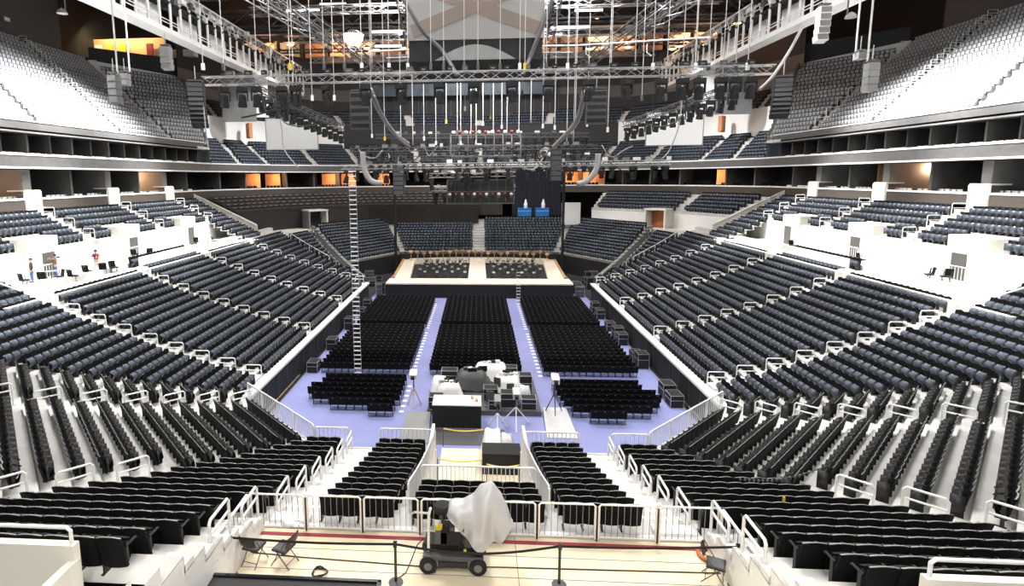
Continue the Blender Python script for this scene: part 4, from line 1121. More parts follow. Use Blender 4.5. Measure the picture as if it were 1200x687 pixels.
# ------------------------------------------------------------------ people on the left deck
def skinned(name, pts, edges, rad, m, parent, sub=2):
    me = bpy.data.meshes.new(name); me.from_pydata(pts, edges, []); me.materials.append(M[m])
    o = bpy.data.objects.new(name, me); COL.objects.link(o); o.parent = parent
    sk = o.modifiers.new('k', 'SKIN'); sk.use_smooth_shade = True
    for i, r in enumerate(rad):
        v = me.skin_vertices[0].data[i]; v.radius = (r, r) if not isinstance(r, tuple) else r; v.use_root = (i == 0)
    ss = o.modifiers.new('s', 'SUBSURF'); ss.levels = 1; ss.render_levels = sub; return o
def person(x, y, z, rz, label, top, trs, pose):
    t = thing('person', label, 'person', (x, y, z), rz, None)
    # pose: hands positions (left, right) relative, walking stride
    lh, rh, st = pose
    V = [(0, 0, .95), (0, 0, 1.12), (0, .01, 1.34), (0, .0, 1.47), (0, -.01, 1.56), (0, -.02, 1.68)]; R = [(.15, .11), (.14, .10), (.17, .11), (.07, .07), (.075, .08), (.095, .105)]
    E_ = [(0, 1), (1, 2), (2, 3), (3, 4), (4, 5)]
    def chain(parent, pts, rr):
        i0 = len(V)
        for k, (p_, r_) in enumerate(zip(pts, rr)): V.append(p_); R.append(r_); E_.append((parent if k == 0 else i0+k-1, i0+k))
    for s, h in ((-1, lh), (1, rh)):
        el = ((s*.24+h[0])/2+s*.06, h[1]/2+.03, (1.38+h[2])/2-.08)
        chain(2, [(s*.19, 0, 1.40), el, h, (h[0], h[1]-.05, h[2]-.06)], [.06, .045, .032, .03])
        for f_ in range(4): chain(len(V)-1-(f_ > 0)*(2*f_), [(h[0]+(f_-1.5)*.018, h[1]-.07, h[2]-.12), (h[0]+(f_-1.5)*.018, h[1]-.085, h[2]-.15)], [.009, .008])
    for s in (-1, 1):
        chain(0, [(s*.09, -.02+s*st*.3, .52), (s*.10, .02+s*st*.6, .10), (s*.11, -.14+s*st*.6, .05)], [.075, .05, .04])
    body = skinned('body', V, E_, R, 'skin', t)
    # jacket
    V2 = [(0, 0, .92), (0, 0, 1.12), (0, .01, 1.34), (0, 0, 1.46)]; R2 = [(.18, .135), (.165, .13), (.19, .135), (.085, .085)]; E2 = [(0, 1), (1, 2), (2, 3)]
    for s, h in ((-1, lh), (1, rh)):
        el = ((s*.24+h[0])/2+s*.06, h[1]/2+.03, (1.38+h[2])/2-.08); i0 = len(V2)
        V2 += [(s*.19, 0, 1.40), el, (h[0], h[1], h[2]+.02)]; R2 += [.08, .065, .05]; E2 += [(2, i0), (i0, i0+1), (i0+1, i0+2)]
    skinned('jacket', V2, E2, R2, top, t)
    V3 = [(0, 0, .95)]; R3 = [(.165, .125)]; E3 = []
    for s in (-1, 1):
        i0 = len(V3); V3 += [(s*.09, -.02+s*st*.3, .52), (s*.10, .02+s*st*.6, .12)]; R3 += [.09, .068]; E3 += [(0, i0), (i0, i0+1)]
    skinned('trousers', V3, E3, R3, trs, t)
    for s in (-1, 1):
        b = MB(); b.box((s*.11, -.06+s*st*.6, .045), (.10, .28, .09), 'black', taper=.8); b.build('shoe', t)
    b = MB(); b.lathe([(.02, 1.80), (.075, 1.785), (.11, 1.74), (.115, 1.68), (.10, 1.64)], (0, .02, 0), 'hair', 12); b.build('hair', t, None, 0, True)
    b = MB()
    b.box((0, -.125, 1.67), (.022, .03, .04), 'skin'); b.box((0, -.112, 1.625), (.05, .012, .01), 'red')
    for s in (-1, 1): b.box((s*.035, -.112, 1.695), (.022, .01, .012), 'hair'); b.box((s*.10, -.01, 1.67), (.02, .04, .055), 'skin')
    b.build('face', t)
person(-32.2, 38.0, 7.2, -.9, 'person in a black jacket and blue jeans standing on the left deck', 'black_jkt', 'denim', ((-.26, -.03, .88), (.26, -.03, .88), .05))
person(-32.1, 40.2, 7.2, -1.2, 'person in a brown jacket raising a camera on the left deck', 'brown_jkt', 'denim', ((-.10, -.36, 1.48), (.12, -.38, 1.50), .15))
person(-30.6, 42.7, 7.2, .4, 'person in a red shirt and pale trousers on the left deck', 'red_jkt', 'pale_trs', ((-.08, -.30, 1.30), (.10, -.30, 1.28), .25))
b = MB(); b.box((0, 0, 0), (.16, .1, .11), 'black'); b.lathe([(.045, 0), (.05, .12)], (0, -.05, 0), 'black', 10, Matrix.Rotation(PI/2, 3, 'X')); tag(b.build('camera', None, (-31.72, 40.15, 8.75), -1.2), 'black camera held up by the person in the brown jacket', 'camera')
b = MB(); b.box((0, 0, 0), (.14, .1, .10), 'black'); tag(b.build('camera', None, (-30.5, 42.4, 8.5)), 'black camera held by the person in the red shirt', 'camera')
# loose chairs, tables and barriers on the decks
rs = random.Random(11); n = 0
for (x, y) in ((-31.6, 36.6), (-30.9, 37.4), (-30.2, 38.1), (-29.4, 38.4), (-29.8, 40.5), (-29.3, 41.6), (-28.9, 42.3), (-32, 50), (-31.2, 51), (-30.4, 58), (-31.2, 60), (-29.6, 61), (31, 47.5), (31.4, 39.6), (30.9, 40.4), (30.7, 57)):
    o = copy_tree(fc0); o.location = (x, y, 7.2); o.rotation_euler = (0, 0, rs.uniform(0, 6.2))
    o['label'] = 'loose black folding chair on the %s deck, %s counted from the camera' % ('left' if x < 0 else 'right', nth(n % 12)); o['group'] = 'loose chairs on the side decks'; n += 1
def round_table(x, y, label):
    t = thing('round_table', label, 'table', (x, y, 7.2)); b = MB(); b.lathe([(.45, .72), (.45, .75)], (0, 0, 0), 'mid_grey', 16); b.build('tabletop', t); b = MB(); b.tube([(0, 0, 0), (0, 0, .72)], .04, 'dark_grey', 6); b.lathe([(.28, 0), (.05, .04)], (0, 0, 0), 'dark_grey', 10); b.build('pedestal', t)
round_table(-31.2, 38.6, 'grey round table on the left deck in front of the people'); round_table(31.6, 41.2, 'grey round table on the right deck'); round_table(-29.6, 59.5, 'grey round table on the far part of the left deck')
for s in (-1, 1):
    sd = 'left' if s < 0 else 'right'
    for i, y in enumerate((35.5, 39, 46, 50, 54.2, 58)):
        bar_fence('deck_fence', 'white bar fence on the %s deck, %s from the camera' % (sd, nth(i)), (s*32.3, y, 7.2), (s*32.3, y+2.2, 7.2), .05, 1.05, step=.25, group='bar fences on the %s deck' % sd)
    b = MB(); b.box((s*28.0, 49, 7.5), (.12, 9.5, 1.3), 'white'); struct('wall_deck', b)

# ------------------------------------------------------------------ rigging
def truss(a, c, w, label, name='lighting_truss', m='alu', seg=None, r=.03, group=None):
    a, c = Vector(a), Vector(c); d = c-a; L = d.length; u = d.normalized()
    sd = u.cross(Vector((0, 0, 1))).normalized(); up = sd.cross(u)
    t = thing(name, label, 'truss', a, 0, group)
    cor = [(sd*i+up*j)*w/2 for i, j in ((-1, -1), (1, -1), (1, 1), (-1, 1))]
    b = MB()
    for o in cor: b.tube([o, o+d], r, m, 5)
    b.build('chords', t)
    n = max(2, int(L/(seg or w))); b = MB()
    for i in range(n):
        for q in range(4):
            p0 = cor[q]+d*(i/n); p1 = cor[(q+1) % 4]+d*((i+1)/n)
            b.tube([p0, p1] if i % 2 else [cor[(q+1) % 4]+d*(i/n), cor[q]+d*((i+1)/n)], r*.55, m, 4)
    b.build('lacing', t); return t
def mover():
    t = thing('moving_light', 'light', 'stage light')
    b = MB(); b.box((0, 0, -.10), (.42, .36, .20), 'black'); b.tube([(-.1, 0, 0), (-.1, 0, .12), (.1, 0, .12), (.1, 0, 0)], .02, 'dark_grey', 5); b.build('base', t)
    b = MB(); b.box((-.22, 0, -.38), (.05, .14, .42), 'black'); b.box((.22, 0, -.38), (.05, .14, .42), 'black'); b.box((0, 0, -.21), (.46, .14, .04), 'black'); b.build('yoke', t)
    b = MB(); b.lathe([(.11, .20), (.16, .12), (.17, -.1), (.20, -.30), (.19, -.34)], (0, 0, -.52), 'black', 10, Matrix.Rotation(.25, 3, 'X')); h = b.build('head', t)
    b = MB(); b.lathe([(.165, -.345), (.17, -.35)], (0, 0, -.52), 'mid_grey', 10, Matrix.Rotation(.25, 3, 'X')); b.build('lens', h)
    return t
mv0 = mover(); mvf = True
def put_mover(p, rz, label, group, sc=1.0):
    global mvf
    o = mv0 if mvf else copy_tree(mv0); mvf = False
    o.location = p; o.rotation_euler = (0, 0, rz); o.scale = (sc, sc, sc); o['label'] = label; o['group'] = group
FZ = 22.25
truss((-21.9, 45, FZ), (21.9, 45, FZ), .62, 'long front lighting truss spanning the hall above the floor chairs', seg=.9, r=.04)
for i, px in enumerate((262, 283, 300, 330, 346, 383, 428, 470, 515, 555, 600, 643, 690, 735, 775, 800, 820, 845, 862, 880)):
    p = at(px, 96, 45); put_mover((p.x, 45, FZ-.52), rs.uniform(-.5, .5), 'black moving light hanging under the front truss, %s from the left' % nth(i), 'moving lights under the front truss', 1.8)
for i in range(26):
    b = MB(); x = -20+i*1.6+rs.uniform(-.3, .3); w = rs.uniform(.3, .7)
    b.box((0, 0, .2), (w, .3, .4), 'black' if i % 3 else 'dark_grey'); b.box((0, -.16, .2), (w*.5, .03, .1), 'trim_grey')
    tag(b.build('dimmer_box', None, (x, 45, FZ+.33)), 'small control box on top of the front truss, %s from the left' % nth(i), 'box', 'control boxes on the front truss')
b = MB(); b.tube([(-9.5, 50, 25.3), (-2, 50, 25.5), (8, 50, 25.4), (19, 50, 25.8)], .07, 'rail', 6); b.tube([(-8, 50.3, 24.8), (3, 50.3, 25.0), (8, 50.3, 24.9)], .05, 'alu', 6)
for x in (-6, -1, 4, 9, 14): b.tube([(x, 50, 25.4), (x, 50, 24.7), (x+.4, 50, 24.4)], .05, 'rail', 5)
tag(b.build('service_pipe'), 'white service pipes running behind the front truss', 'pipe')
def banana(p, n, w, h, label, curve, m='black', grille='dark_grey', rz=0, slot=False, step=None):
    t = thing('speaker_array', label, 'loudspeaker', p, rz)
    z = 0; y = 0; a = 0
    b = MB(); b.box((0, 0, .15), (w*.9, .5, .12), 'dark_grey'); b.tube([(0, 0, .15), (0, 0, 1.2)], .03, 'chain', 5); b.build('rigging_frame', t)
    for i in range(n):
        R = Matrix.Rotation(-a, 3, 'X'); b = MB(); c = Vector((0, y, z-h/2))
        b.box(c, (w, .65, h*.94), m, mtx=R); b.box(c+R @ Vector((0, -.33, 0)), (w*.92, .03, h*(.55 if slot else .8)), grille, mtx=R); b.build('cabinet', t)
        z -= h*math.cos(a); y += h*math.sin(a); a += curve
    return t
def W(px, py, Y): return tuple(at(px, py, Y))
banana(W(229, 97, 42), 9, 1.15, .36, 'curved black line array hanging at the left end of the front truss', .07, rz=.25)
banana(W(918, 92, 42), 8, 1.15, .33, 'curved black line array hanging at the right end of the front truss', .07, rz=-.25)
banana(W(422, 108, 50), 5, 1.7, .64, 'straight stack of grey framed speakers hanging left of centre', 0, 'dark_grey', 'black', slot=True)
banana(W(699, 106, 50), 5, 1.7, .56, 'straight stack of grey framed speakers hanging right of centre', 0, 'dark_grey', 'black', slot=True)
banana(W(133, 88, 42), 4, .7, .52, 'small grey speaker hung on a pole over the left upper tier, nearer one', .03, 'dark_grey', 'mid_grey')
banana(W(146, 86, 46), 2, .6, .5, 'short grey speaker hung behind the small left speaker', .03, 'dark_grey', 'mid_grey')
banana(W(194, 55, 52), 4, .9, .5, 'pale curved speaker hung above the far left upper tier', .08, 'mid_grey', 'trim_grey')
banana(W(1022, 74, 42), 4, .7, .48, 'small pale speaker hung on a pole over the right upper tier', .03, 'mid_grey', 'trim_grey')
banana(W(1008, 62, 46), 1, .6, .5, 'single small speaker hung beside the pale right speaker', 0, 'mid_grey', 'dark_grey')
banana(W(966, 8, 46), 5, .8, .5, 'white curved speaker hung high near the right catwalk', .06, 'white', 'trim_grey')
banana(W(467, 196, 68), 6, 1.3, .55, 'black speaker column hanging beside the left stage tower', 0)
banana(W(652, 176, 68), 6, 1.3, .6, 'black speaker column hanging beside the right stage tower', 0)
for (x0, y0, Y, y1, nm, m) in ((128, -30, 42, 86, 'left, nearer', 'chain'), (143.5, -20, 46, 84, 'left, farther', 'chain'), (1011, -30, 46, 60, 'right, farther', 'chain'), (1026, -30, 42, 72, 'right, nearer', 'chain'), (73, -30, 50, 14, 'far left lamp', 'dark_grey'), (997, -30, 50, 18, 'far right lamp', 'dark_grey')):
    a, c = at(x0, y0, Y), at(x0, y1, Y); c.x = a.x; b = MB(); b.tube([a, c], .07, m, 6); tag(b.build('hanging_pole'), 'thin steel pole hanging from the roof, %s' % nm, 'pole', 'hanging poles')
for (px, py, nm) in ((73, 16, 'left'), (997, 21, 'right')):
    b = MB(); b.lathe([(.45, 0), (.35, .25), (.1, .45)], (0, 0, 0), 'alu', 10); tag(b.build('hanging_lamp', None, W(px, py, 50)), 'small unlit bowl lamp hanging over the %s upper tier' % nm, 'lamp')
# diagonal trusses with lamps
for s, pa, pb in ((-1, (300, 104, 47), (402, 150, 62)), (1, (866, 100, 47), (732, 146, 62))):
    sd = 'left' if s < 0 else 'right'; a, c = at(*pa), at(*pb); truss(a, c, .5, 'slanting %s truss crowded with lamps behind the front truss' % sd, m='alu_dark', r=.05)
    for i in range(13):
        p = a.lerp(c, (i+.5)/13); put_mover((p.x, p.y, p.z-.46), rs.uniform(-.8, .8), 'black lamp under the slanting %s truss, %s from its outer end' % (sd, nth(i)), 'lamps under the slanting %s truss' % sd, 1.5)
# stage grid
grid = [((400, 196, 72), (786, 190, 72), .55), ((410, 176, 78), (700, 172, 78), .5), ((430, 186, 84), (690, 184, 84), .6), ((500, 206, 80), (604, 204, 80), .6), ((505, 222, 84), (604, 221, 84), .5), ((440, 160, 88), (690, 158, 88), .6)]
for gi, (pa, pb, w) in enumerate(grid):
    a, c = at(*pa), at(*pb); truss(a, c, w, 'horizontal stage truss, %s of the layered grid over the stage' % nth(gi), m='alu' if gi in (0, 3, 4) else 'alu_dark', r=.05, seg=1.0, group='stage grid trusses')
    n = int((c-a).length/1.25)
    for i in range(n):
        p = a.lerp(c, (i+.5)/n); k = rs.random()
        if k < .75: put_mover((p.x, p.y, p.z-.5), rs.uniform(-2, 2), 'dark lamp under the %s grid truss over the stage, %s from the left' % (nth(gi), nth(i)), 'lamps in the stage grid', 1.5+.4*rs.random())
        if k > .35:
            b = MB(); b.box((0, 0, .25), (.35+.5*rs.random(), .4, .3+.3*rs.random()), rs.choice(['white', 'dark_grey', 'mid_grey', 'black', 'trim_grey', 'alu']))
            b.tube([(-.3, 0, .3), (.1, .1, .8), (.5, 0, .3)], .04, 'rubber', 4)
            tag(b.build('rigging_box', None, (p.x+.4, p.y, p.z+.2)), 'rigging box with a cable loop on the %s grid truss, %s from the left' % (nth(gi), nth(i)), 'box', 'rigging boxes in the stage grid')
# lamp pod with red and white lamps
def pod(px0, px1, py0, py1, Y, label, lamps, m='alu_dark'):
    a, c = at(px0, py0, Y), at(px1, py1, Y); w = c.x-a.x; h = a.z-c.z
    t = thing('lamp_pod', label, 'lamp pod', ((a.x+c.x)/2, Y, c.z)); b = MB()
    for zz in (0, h*.5, h):
        for yy in (-1, 1): b.tube([(-w/2, yy, zz), (w/2, yy, zz)], .07, m, 5)
    for i in range(9):
        x = -w/2+w*i/8
        for yy in (-1, 1): b.tube([(x, yy, 0), (x, yy, h)], .05, m, 4)
        b.tube([(x, -1, 0), (x, 1, h)], .04, m, 4)
    b.build('frame', t)
    for i in range(11):
        x = -w/2+w*(i+.5)/11; b = MB(); b.lathe([(.16, 0), (.25, .2), (.1, .35)], (x, -1.1, h+.05 if lamps == 'top' else h*.35), 'white' if i % 2 == 0 else 'red', 8); b.build('lamp', t)
        b = MB(); b.box((x, -1.1, h*.3), (.3, .3, .35), 'black' if i % 2 else 'dark_grey'); b.build('lamp_housing', t)
    if lamps != 'top':
        b = MB(); b.box((0, .3, h/2), (w*.98, 1.0, h*.95), 'dark'); b.build('core', t)
pod(528, 610, 158, 183, 74, 'round lamp pod with red and white lamps on its top rim', 'top')
pod(524, 602, 211, 238, 82, 'dark boxy pod with red clips hanging above the black drape', 'low')
for (px, nm) in ((463, 'left'), (660, 'right')):
    t = thing('stage_tower', 'tall thin black tower pole at the %s side of the stage' % nm, 'tower', (at(px, 250, 84).x, 84, 0)); b = MB()
    b.tube([(0, 0, 0), (0, 0, 19)], .22, 'black', 8); b.build('pole', t); b = MB(); b.lathe([(.7, 0), (.7, .2), (.2, .4)], (0, 0, 0), 'black', 8); b.build('base', t)
# rope ladders
def ladder(x, y, z0, z1, w, label):
    t = thing('rope_ladder', label, 'ladder', (x, y, z0)); b = MB(); h = z1-z0
    for s in (-1, 1): b.tube([(s*w/2, 0, 0), (s*w/2, 0, h)], .012, 'chain', 4)
    b.build('ropes', t); b = MB(); n = int(h/.33)
    for i in range(n): b.box((0, 0, .1+i*.33), (w, .06, .07), 'white')
    b.build('rungs', t)
ladder(-8.75, 39, .02, 15.2, .5, 'long hanging rope ladder with pale rungs over the left floor chairs')
ladder(4.15, 58, .95, 5.0, .4, 'short hanging rope ladder in front of the right side of the stage')
# screens
def screen(px0, px1, py0, py1, Y, m, label):
    a, c = at(px0, py0, Y), at(px1, py1, Y); w, h = c.x-a.x, a.z-c.z; t = thing('projection_screen', label, 'screen', ((a.x+c.x)/2, Y, c.z))
    b = MB(); b.box((0, 0, h/2), (w, .06, h), m); b.build('cloth', t)
    b = MB()
    for (x, z, dx, dz) in ((0, 0, w+.1, .08), (0, h, w+.1, .08), (-w/2, h/2, .08, h), (w/2, h/2, .08, h)): b.box((x, 0, z), (dx, .12, dz), 'mid_grey')
    b.build('frame', t)
    b = MB()
    for s in (-1, 1): b.tube([(s*w*.4, 0, h), (s*w*.4, 0, h+6)], .03, 'rubber', 4)
    b.build('hanging_cables', t)
screen(311, 373, 139, 175, 62, 'screen_off', 'grey projection screen hanging at the left of the stage')
screen(758, 823, 132, 170, 62, 'screen', 'bright white projection screen hanging at the right of the stage')
# hanging cable bundles
def cable(pts, r, m, label, n=18):
    P = [at(*p) for p in pts]; b = MB(); Q = []
    for k in range(n+1):
        u = k/n*(len(P)-1); i = min(int(u), len(P)-2); f = u-i
        p0, p1, p2, p3 = P[max(i-1, 0)], P[i], P[i+1], P[min(i+2, len(P)-1)]
        Q.append(.5*((2*p1)+(p2-p0)*f+(2*p0-5*p1+4*p2-p3)*f*f+(3*p1-p0-3*p2+p3)*f**3))
    b.tube(Q, r, m, 6); tag(b.build('cable_bundle', None, None, 0, True), label, 'cable', 'hanging cable bundles')
cable([(434, 105, 50), (447, 135, 54), (463, 157, 58), (478, 168, 62)], .22, 'grey_cable', 'thick grey cable bundle swooping down left of centre')
cable([(438, 112, 50), (452, 142, 54), (470, 165, 58), (480, 172, 62)], .12, 'grey_cable', 'thin grey cable bundle beside the left swoop')
cable([(685, 108, 50), (677, 140, 54), (663, 158, 58), (649, 172, 62)], .24, 'grey_cable', 'thick grey cable bundle swooping down right of centre')
cable([(425, 178, 60), (427, 198, 60), (435, 212, 60), (447, 215, 60)], .30, 'grey_cable', 'fat grey hose curling below the left end of the stage grid')
cable([(701, 180, 60), (699, 198, 60), (688, 212, 60), (676, 216, 60)], .30, 'grey_cable', 'fat grey hose curling below the right end of the stage grid')
cable([(467, -10, 48), (495, 35, 48), (520, 62, 48), (536, 90, 46)], .16, 'dark_grey', 'dark slanting cable sock left of the scoreboard')
cable([(651, -10, 48), (632, 40, 48), (620, 70, 48), (612, 88, 46)], .18, 'dark_grey', 'dark slanting cable sock right of the scoreboard')
cable([(320, 118, 46), (332, 142, 46), (350, 148, 46), (372, 146, 46)], .05, 'rubber', 'thin black cable looped over the grey screen')
cable([(805, 112, 46), (800, 135, 46), (780, 148, 46), (756, 146, 46)], .06, 'rubber', 'thin black cable looped over the white screen')
cable([(325, 125, 50), (330, 150, 50), (333, 175, 50), (350, 197, 50)], .05, 'grey_cable', 'thin grey cable crossing the grey screen')
cable([(800, 100, 50), (796, 145, 50), (785, 175, 50), (775, 187, 50)], .05, 'grey_cable', 'thin grey cable crossing the white screen')
cable([(941, 30, 44), (925, 60, 44), (905, 90, 43), (890, 105, 43)], .10, 'grey_cable', 'grey cable hanging from the right catwalk to the right array')
cable([(238, 120, 42), (240, 140, 42), (242, 160, 42), (244, 172, 42)], .05, 'grey_cable', 'thin cable hanging below the left line array')
cable([(352, 98, 45), (340, 120, 45), (310, 132, 45), (283, 138, 45)], .07, 'rubber', 'black cable sagging left under the front truss')
cable([(540, 90, 46), (560, 96, 46), (590, 96, 46), (615, 90, 46)], .05, 'rubber', 'black cable sagging under the middle of the front truss')
for i in range(20):
    x = 415+rs.uniform(0, 300); w = rs.uniform(12, 45); Y = rs.choice([70, 74, 78, 82]); y0 = rs.uniform(168, 192)
    cable([(x, y0, Y), (x+w*.3, y0+rs.uniform(6, 16), Y), (x+w*.7, y0+rs.uniform(6, 16), Y), (x+w, y0+rs.uniform(-3, 3), Y)], .07, rs.choice(['rubber', 'rubber', 'grey_cable']), 'slack cable loop hanging in the stage grid, %s of the tangle' % nth(i), 10)
# hoist chains
rs = random.Random(5)
ch = [(x, 82, 45) for x in (238, 262, 318, 340, 380, 404, 424, 436, 456, 478, 505, 520, 544, 560, 586, 609, 615, 640, 665, 674, 690, 716, 744, 765, 800, 815, 830, 862, 876)]
ch += [(x, 150+rs.uniform(-6, 22), 76) for x in (436, 451, 470, 484, 497, 511, 523, 536, 540, 552, 558, 566, 578, 588, 594, 608, 622, 636, 650, 664, 672, 688)]
ch += [(x, 118, 54) for x in (303, 345, 366, 392, 752, 780, 812, 845)]
ch += [(612, 112, 60), (674, 150, 60), (712, 155, 60), (545, 130, 66), (575, 140, 66), (595, 120, 66)]
for i, (px, py, Y) in enumerate(sorted(ch)):
    c = at(px, py, Y); t = thing('hoist_chain', 'thin steel hoist chain hanging from the roof, %s from the left' % (nth(i) if i < 39 else nth(i-39)+' past the centre'), 'chain', (c.x, c.y, c.z), 0, 'hoist chains over the stage and floor')
    b = MB(); b.tube([(0, 0, 0), (0, 0, 46.2-c.z)], .035 if Y < 60 else .05, 'chain', 4); b.build('chain', t)
    b = MB(); b.box((0, 0, .25), (.22, .2, .5), 'yellow' if i % 9 == 4 else ('dark_grey' if i % 2 else 'white')); b.build('hoist_motor', t)
# scoreboard
t = thing('scoreboard', 'huge grey central scoreboard with crossed tan stripes, raised under the roof', 'scoreboard', (-.3, 55, 25.95))
b = MB(); w = 5.7
b.prism([(-w, -w), (w, -w), (w, w), (-w, w)], 0, 8, 'panel'); b.build('body', t)
b = MB()
for (x0, z0, x1, z1) in ((-5.3, 4.6, 5.3, .7), (-5.3, .7, 5.3, 4.6)):
    d = Vector((x1-x0, z1-z0)).normalized(); n = Vector((-d.y, d.x))*.55
    yy = -w-(.03 if z0 > z1 else .05)
    b.add([(x0-n.x, yy, z0-n.y), (x1-n.x, yy, z1-n.y), (x1+n.x, yy, z1+n.y), (x0+n.x, yy, z0+n.y)], [(0, 1, 2, 3)], 'tan')
b.build('crossed_stripes', t)
b = MB(); b.prism([(-5.6, -5.6), (5.6, -5.6), (5.6, 5.6), (-5.6, 5.6)], -1.7, -.02, 'black'); b.build('lower_ring', t)
b = MB(); pts = [(-3.4+6.8*i/12, -1.65+1.25*math.sin(PI*i/12)) for i in range(13)]
b.add([(x, -5.66, z) for x, z in pts], [tuple(range(13))], 'mid_grey'); b.build('arch_panel', t)
# catwalks along both sides, under the roof
for s in (-1, 1):
    sd = 'left' if s < 0 else 'right'
    t = thing('catwalk', 'long white lattice catwalk under the roof on the %s side' % sd, 'catwalk', (s*32, 30, 29.2))
    b = MB(); b.box((0, 35, .2), (1.6, 74, .5), 'white'); b.build('lower_walkway', t)
    b = MB(); b.box((0, 35, 3.0), (1.6, 74, .25), 'black'); b.box((0, 35, 4.9), (1.2, 74, .2), 'white'); b.build('upper_walkway', t)
    b = MB()
    for i in range(38):
        y = -2+i*2
        b.box((-s*.75, y, 1.7), (.14, .3, 2.6), 'white')
        b.tube([(-s*.7, y, 3.1), (-s*.7, y+1, 4.8), (-s*.7, y+2, 3.1)], .08, 'white', 4)
    for zz in (.9, 1.2, 3.6, 4.1): b.tube([(-s*.8, -2, zz), (-s*.8, 72, zz)], .05, 'white', 4)
    b.build('lattice', t)
    rs2 = random.Random(s+5)
    for i in range(44):
        b = MB(); y = -2+i*1.7; b.box((-s*(.8+.1*rs2.random()), y, rs2.uniform(3.2, 4.6)), (.5, rs2.uniform(.3, .9), rs2.uniform(.3, .7)), rs2.choice(['white', 'white', 'dark_grey', 'mid_grey', 'black'])); b.build('lamp_unit', t)
    for i in range(9):
        b = MB(); b.box((s*.6, 4+i*7.5, 1.7), (.1, 4.2, 2.2), 'screen'); b.build('banner', t)
    truss((s*23, 34, 33), (s*15, 96, 31), 1.2, 'dark roof truss with lamps slanting inward from the %s catwalk' % sd, 'roof_truss', 'alu_dark', 2.0, .10)
    truss((s*31, 45, 37), (s*22, 92, 35), 1.4, 'bright roof truss above the %s catwalk' % sd, 'roof_truss', 'alu', 2.2, .10)
    truss((s*9, 60, 38), (s*12, 110, 34), 1.0, 'thin roof truss near the centre line, %s of the scoreboard' % sd, 'roof_truss', 'alu_dark', 2.0, .09)
for i, (y, z) in enumerate(((62, 40), (76, 39.5), (90, 39), (104, 38.5))):
    truss((-48, y, z), (48, y, z), 2.4, 'deep roof girder crossing the hall, %s from the camera' % nth(i), 'roof_girder', 'dark_grey', 3.2, .16, 'roof girders')
    truss((-32, y+5, z-1.8), (32, y+5, z-1.8), 1.0, 'pale tube truss below the roof, %s from the camera' % nth(i), 'roof_truss', 'alu', 2.0, .09, 'pale tube trusses')
# lamps that are on under the roof
def lit(px, py, Y, m, r, label, lamp=None, pw=0):
    p = at(px, py, Y); t = thing('roof_lamp', label, 'lamp', p, 0, 'lit lamps under the roof'); b = MB(); b.lathe([(r*.5, .3*r), (r*1.05, -.1), (r*1.05, -.14)], (0, 0, .1), 'dark_grey', 14); b.build('housing', t)
    b = MB(); b.lathe([(.02, -r), (r*.5, -.87*r), (r*.87, -.5*r), (r, 0)] if pw == 0 and m == 'white_lamp' else [(r*.3, -.35*r), (r*.8, -.15*r), (r, 0)], (0, 0, 0), m, 14); b.build('lens', t)
    if pw:
        l = bpy.data.lights.new('lamp_light', 'POINT'); l.energy = pw; l.color = lamp; l.shadow_soft_size = r*1.5; o = bpy.data.objects.new('lamp_light', l); COL.objects.link(o); o.location = (p.x, p.y-.3, p.z-1.2*r-.9)
lit(414, 41, 60, 'white_lamp', 1.05, 'brilliant white floodlight glaring left of the scoreboard')
W_ = (1, .5, .22)
for i, (px, py) in enumerate(((392, 50), (430, 56), (441, 58), (474, 56), (493, 52), (616, 40), (632, 56), (655, 40), (691, 57), (736, 55), (788, 57), (796, 54), (828, 52), (838, 38), (864, 27), (876, 10), (700, 20), (283, 68), (340, 52))):
    lit(px, py, 96, 'warm_lamp', .62, 'warm orange lamp glowing high behind the trusses, %s from the left list' % nth(i) if False else 'warm orange lamp glowing high behind the trusses, %s across' % nth(i), W_, 500 if i % 3 == 0 else 0)
for i, (px, py, w) in enumerate(((455, 37, 5.0), (668, 32, 5.5), (355, 12, 5), (455, 54, 4), (690, 12, 4), (390, 5, 4))):
    p = at(px, py, 88); b = MB(); b.tube([(-w/2, 0, 0), (w/2, 0, 0)], .16, 'soft_lamp', 6); b.box((0, 0, .25), (w, .3, .12), 'dark_grey'); tag(b.build('tube_lamp', None, p), 'lit white tube lamp under the roof, %s of the scattered tubes' % nth(i), 'lamp', 'lit tube lamps under the roof')
# upper concourse at the far end: warm rooms behind dark columns
for i in range(22):
    x = -58+i*5.3; b = MB(); b.box((x+2.6, 121, 41.2), (4.4, .3, 3.2), 'warm_wall' if i % 3 else 'cream'); b.box((x, 119.5, 40.5), (.5, .5, 6), 'dark_grey'); struct('wall_concourse', b)
b = MB(); b.box((0, 119, 38.6), (116, 1.2, 1.0), 'mid_grey'); b.box((0, 119, 43.8), (116, 1, .5), 'mid_grey'); struct('trim_concourse', b)
for x in (-46, -28, -10, 8, 26, 44):
    area(x, 117.5, 42.5, 8, 1.2, 900, (x, 121, 40.8), (1, .55, .28))
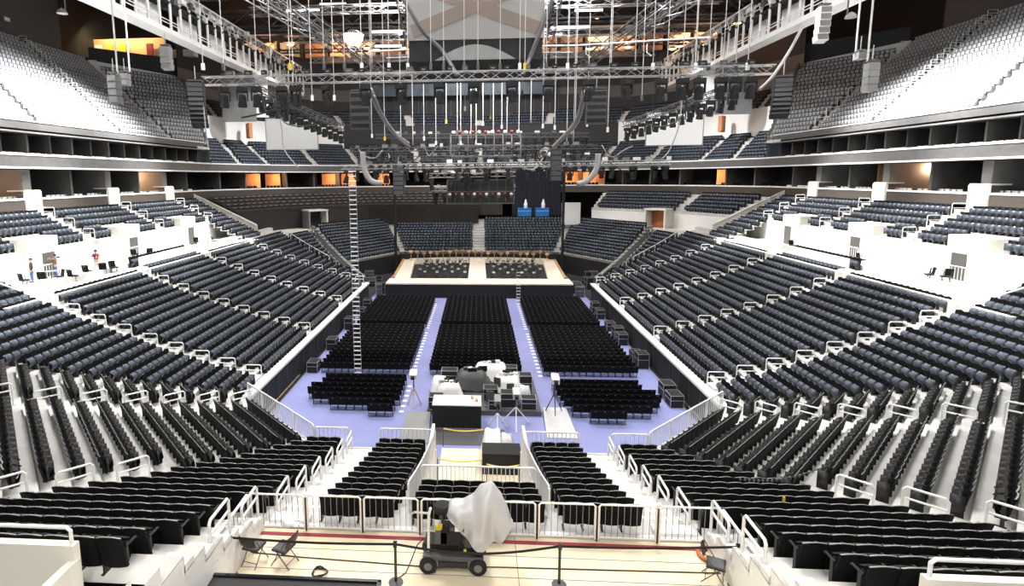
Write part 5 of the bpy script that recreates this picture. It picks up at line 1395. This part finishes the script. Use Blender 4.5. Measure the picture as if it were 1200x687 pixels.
# ribbon screens and dark suites at the far end
for s, x0, x1 in ((-1, -21, -.5), (1, .5, 14.5)):
    b = MB(); b.box(((x0+x1)/2, 111.5, 31.2), (x1-x0, .4, 2.2), 'led'); b.box(((x0+x1)/2, 111.8, 31.2), (x1-x0+.3, .4, 2.5), 'black')
    tag(b.build('ribbon_screen'), 'dim blue green ribbon screen on the far balcony, %s part' % ('left' if s < 0 else 'right'), 'screen')
b = MB(); b.box((0, 113.5, 27), (48, .3, 6.5), 'dark')
for i in range(30): b.box((-23+i*1.6, 113.2, 27), (.08, .1, 6.3), 'dark_grey')
b.box((0, 113.1, 25.2), (48, .6, .6), 'mid_grey'); b.box((0, 112.8, 34.6), (52, .6, 1.2), 'mid_grey'); struct('wall_far', b)
# banner boxes high above the far corners
for s in (-1, 1):
    b = MB(); b.box((0, 0, 0), (5.2, .3, 7.2), 'mid_grey'); b.box((-s*3.6, .1, .3), (1.8, .3, 6.6), 'white'); tag(b.build('hanging_banner', None, (s*36.5, 84+2, 26.8)), 'grey and white banner panel hanging over the far %s corner' % ('left' if s < 0 else 'right'), 'banner')
# side concourse glow seen past the left upper tier
b = MB(); b.box((-56, 90.5, 35.2), (12, .3, 3.4), 'warm_wall'); b.box((-56, 89, 33.3), (12.5, 3, .5), 'dark_grey'); b.box((-47, 88.6, 34.0), (6, 1.2, 1.0), 'white'); struct('wall_concourse', b)
area(-56, 87.5, 38, 9, .6, 900, (-56, 90.5, 34.8), (1, .8, .45))
for i, (x, m) in enumerate(((-58.6, 'yellow'), (-56.5, 'yellow'), (-52, 'red'), (-60.5, 'cream'))):
    b = MB(); b.box((0, 0, 0), (1.0, .3, 1.9), m); tag(b.build('concession_banner', None, (x, 89.6, 34.9)), 'coloured banner in the lit concourse behind the left tier, %s' % ('pale yellow', 'bright yellow', 'red', 'cream')[i], 'banner')
for s in (-1, 1):
    b = MB(); b.box((0, 0, 0), (.15, .9, .6), 'mid_grey'); b.box((-s*.1, 0, 0), (.05, .7, .4), 'white'); tag(b.build('wall_lamp', None, (s*55.6, 66 if s < 0 else 60.0, 33.4)), 'small pale box lamp on the wall above the %s upper tier' % ('left' if s < 0 else 'right'), 'lamp')
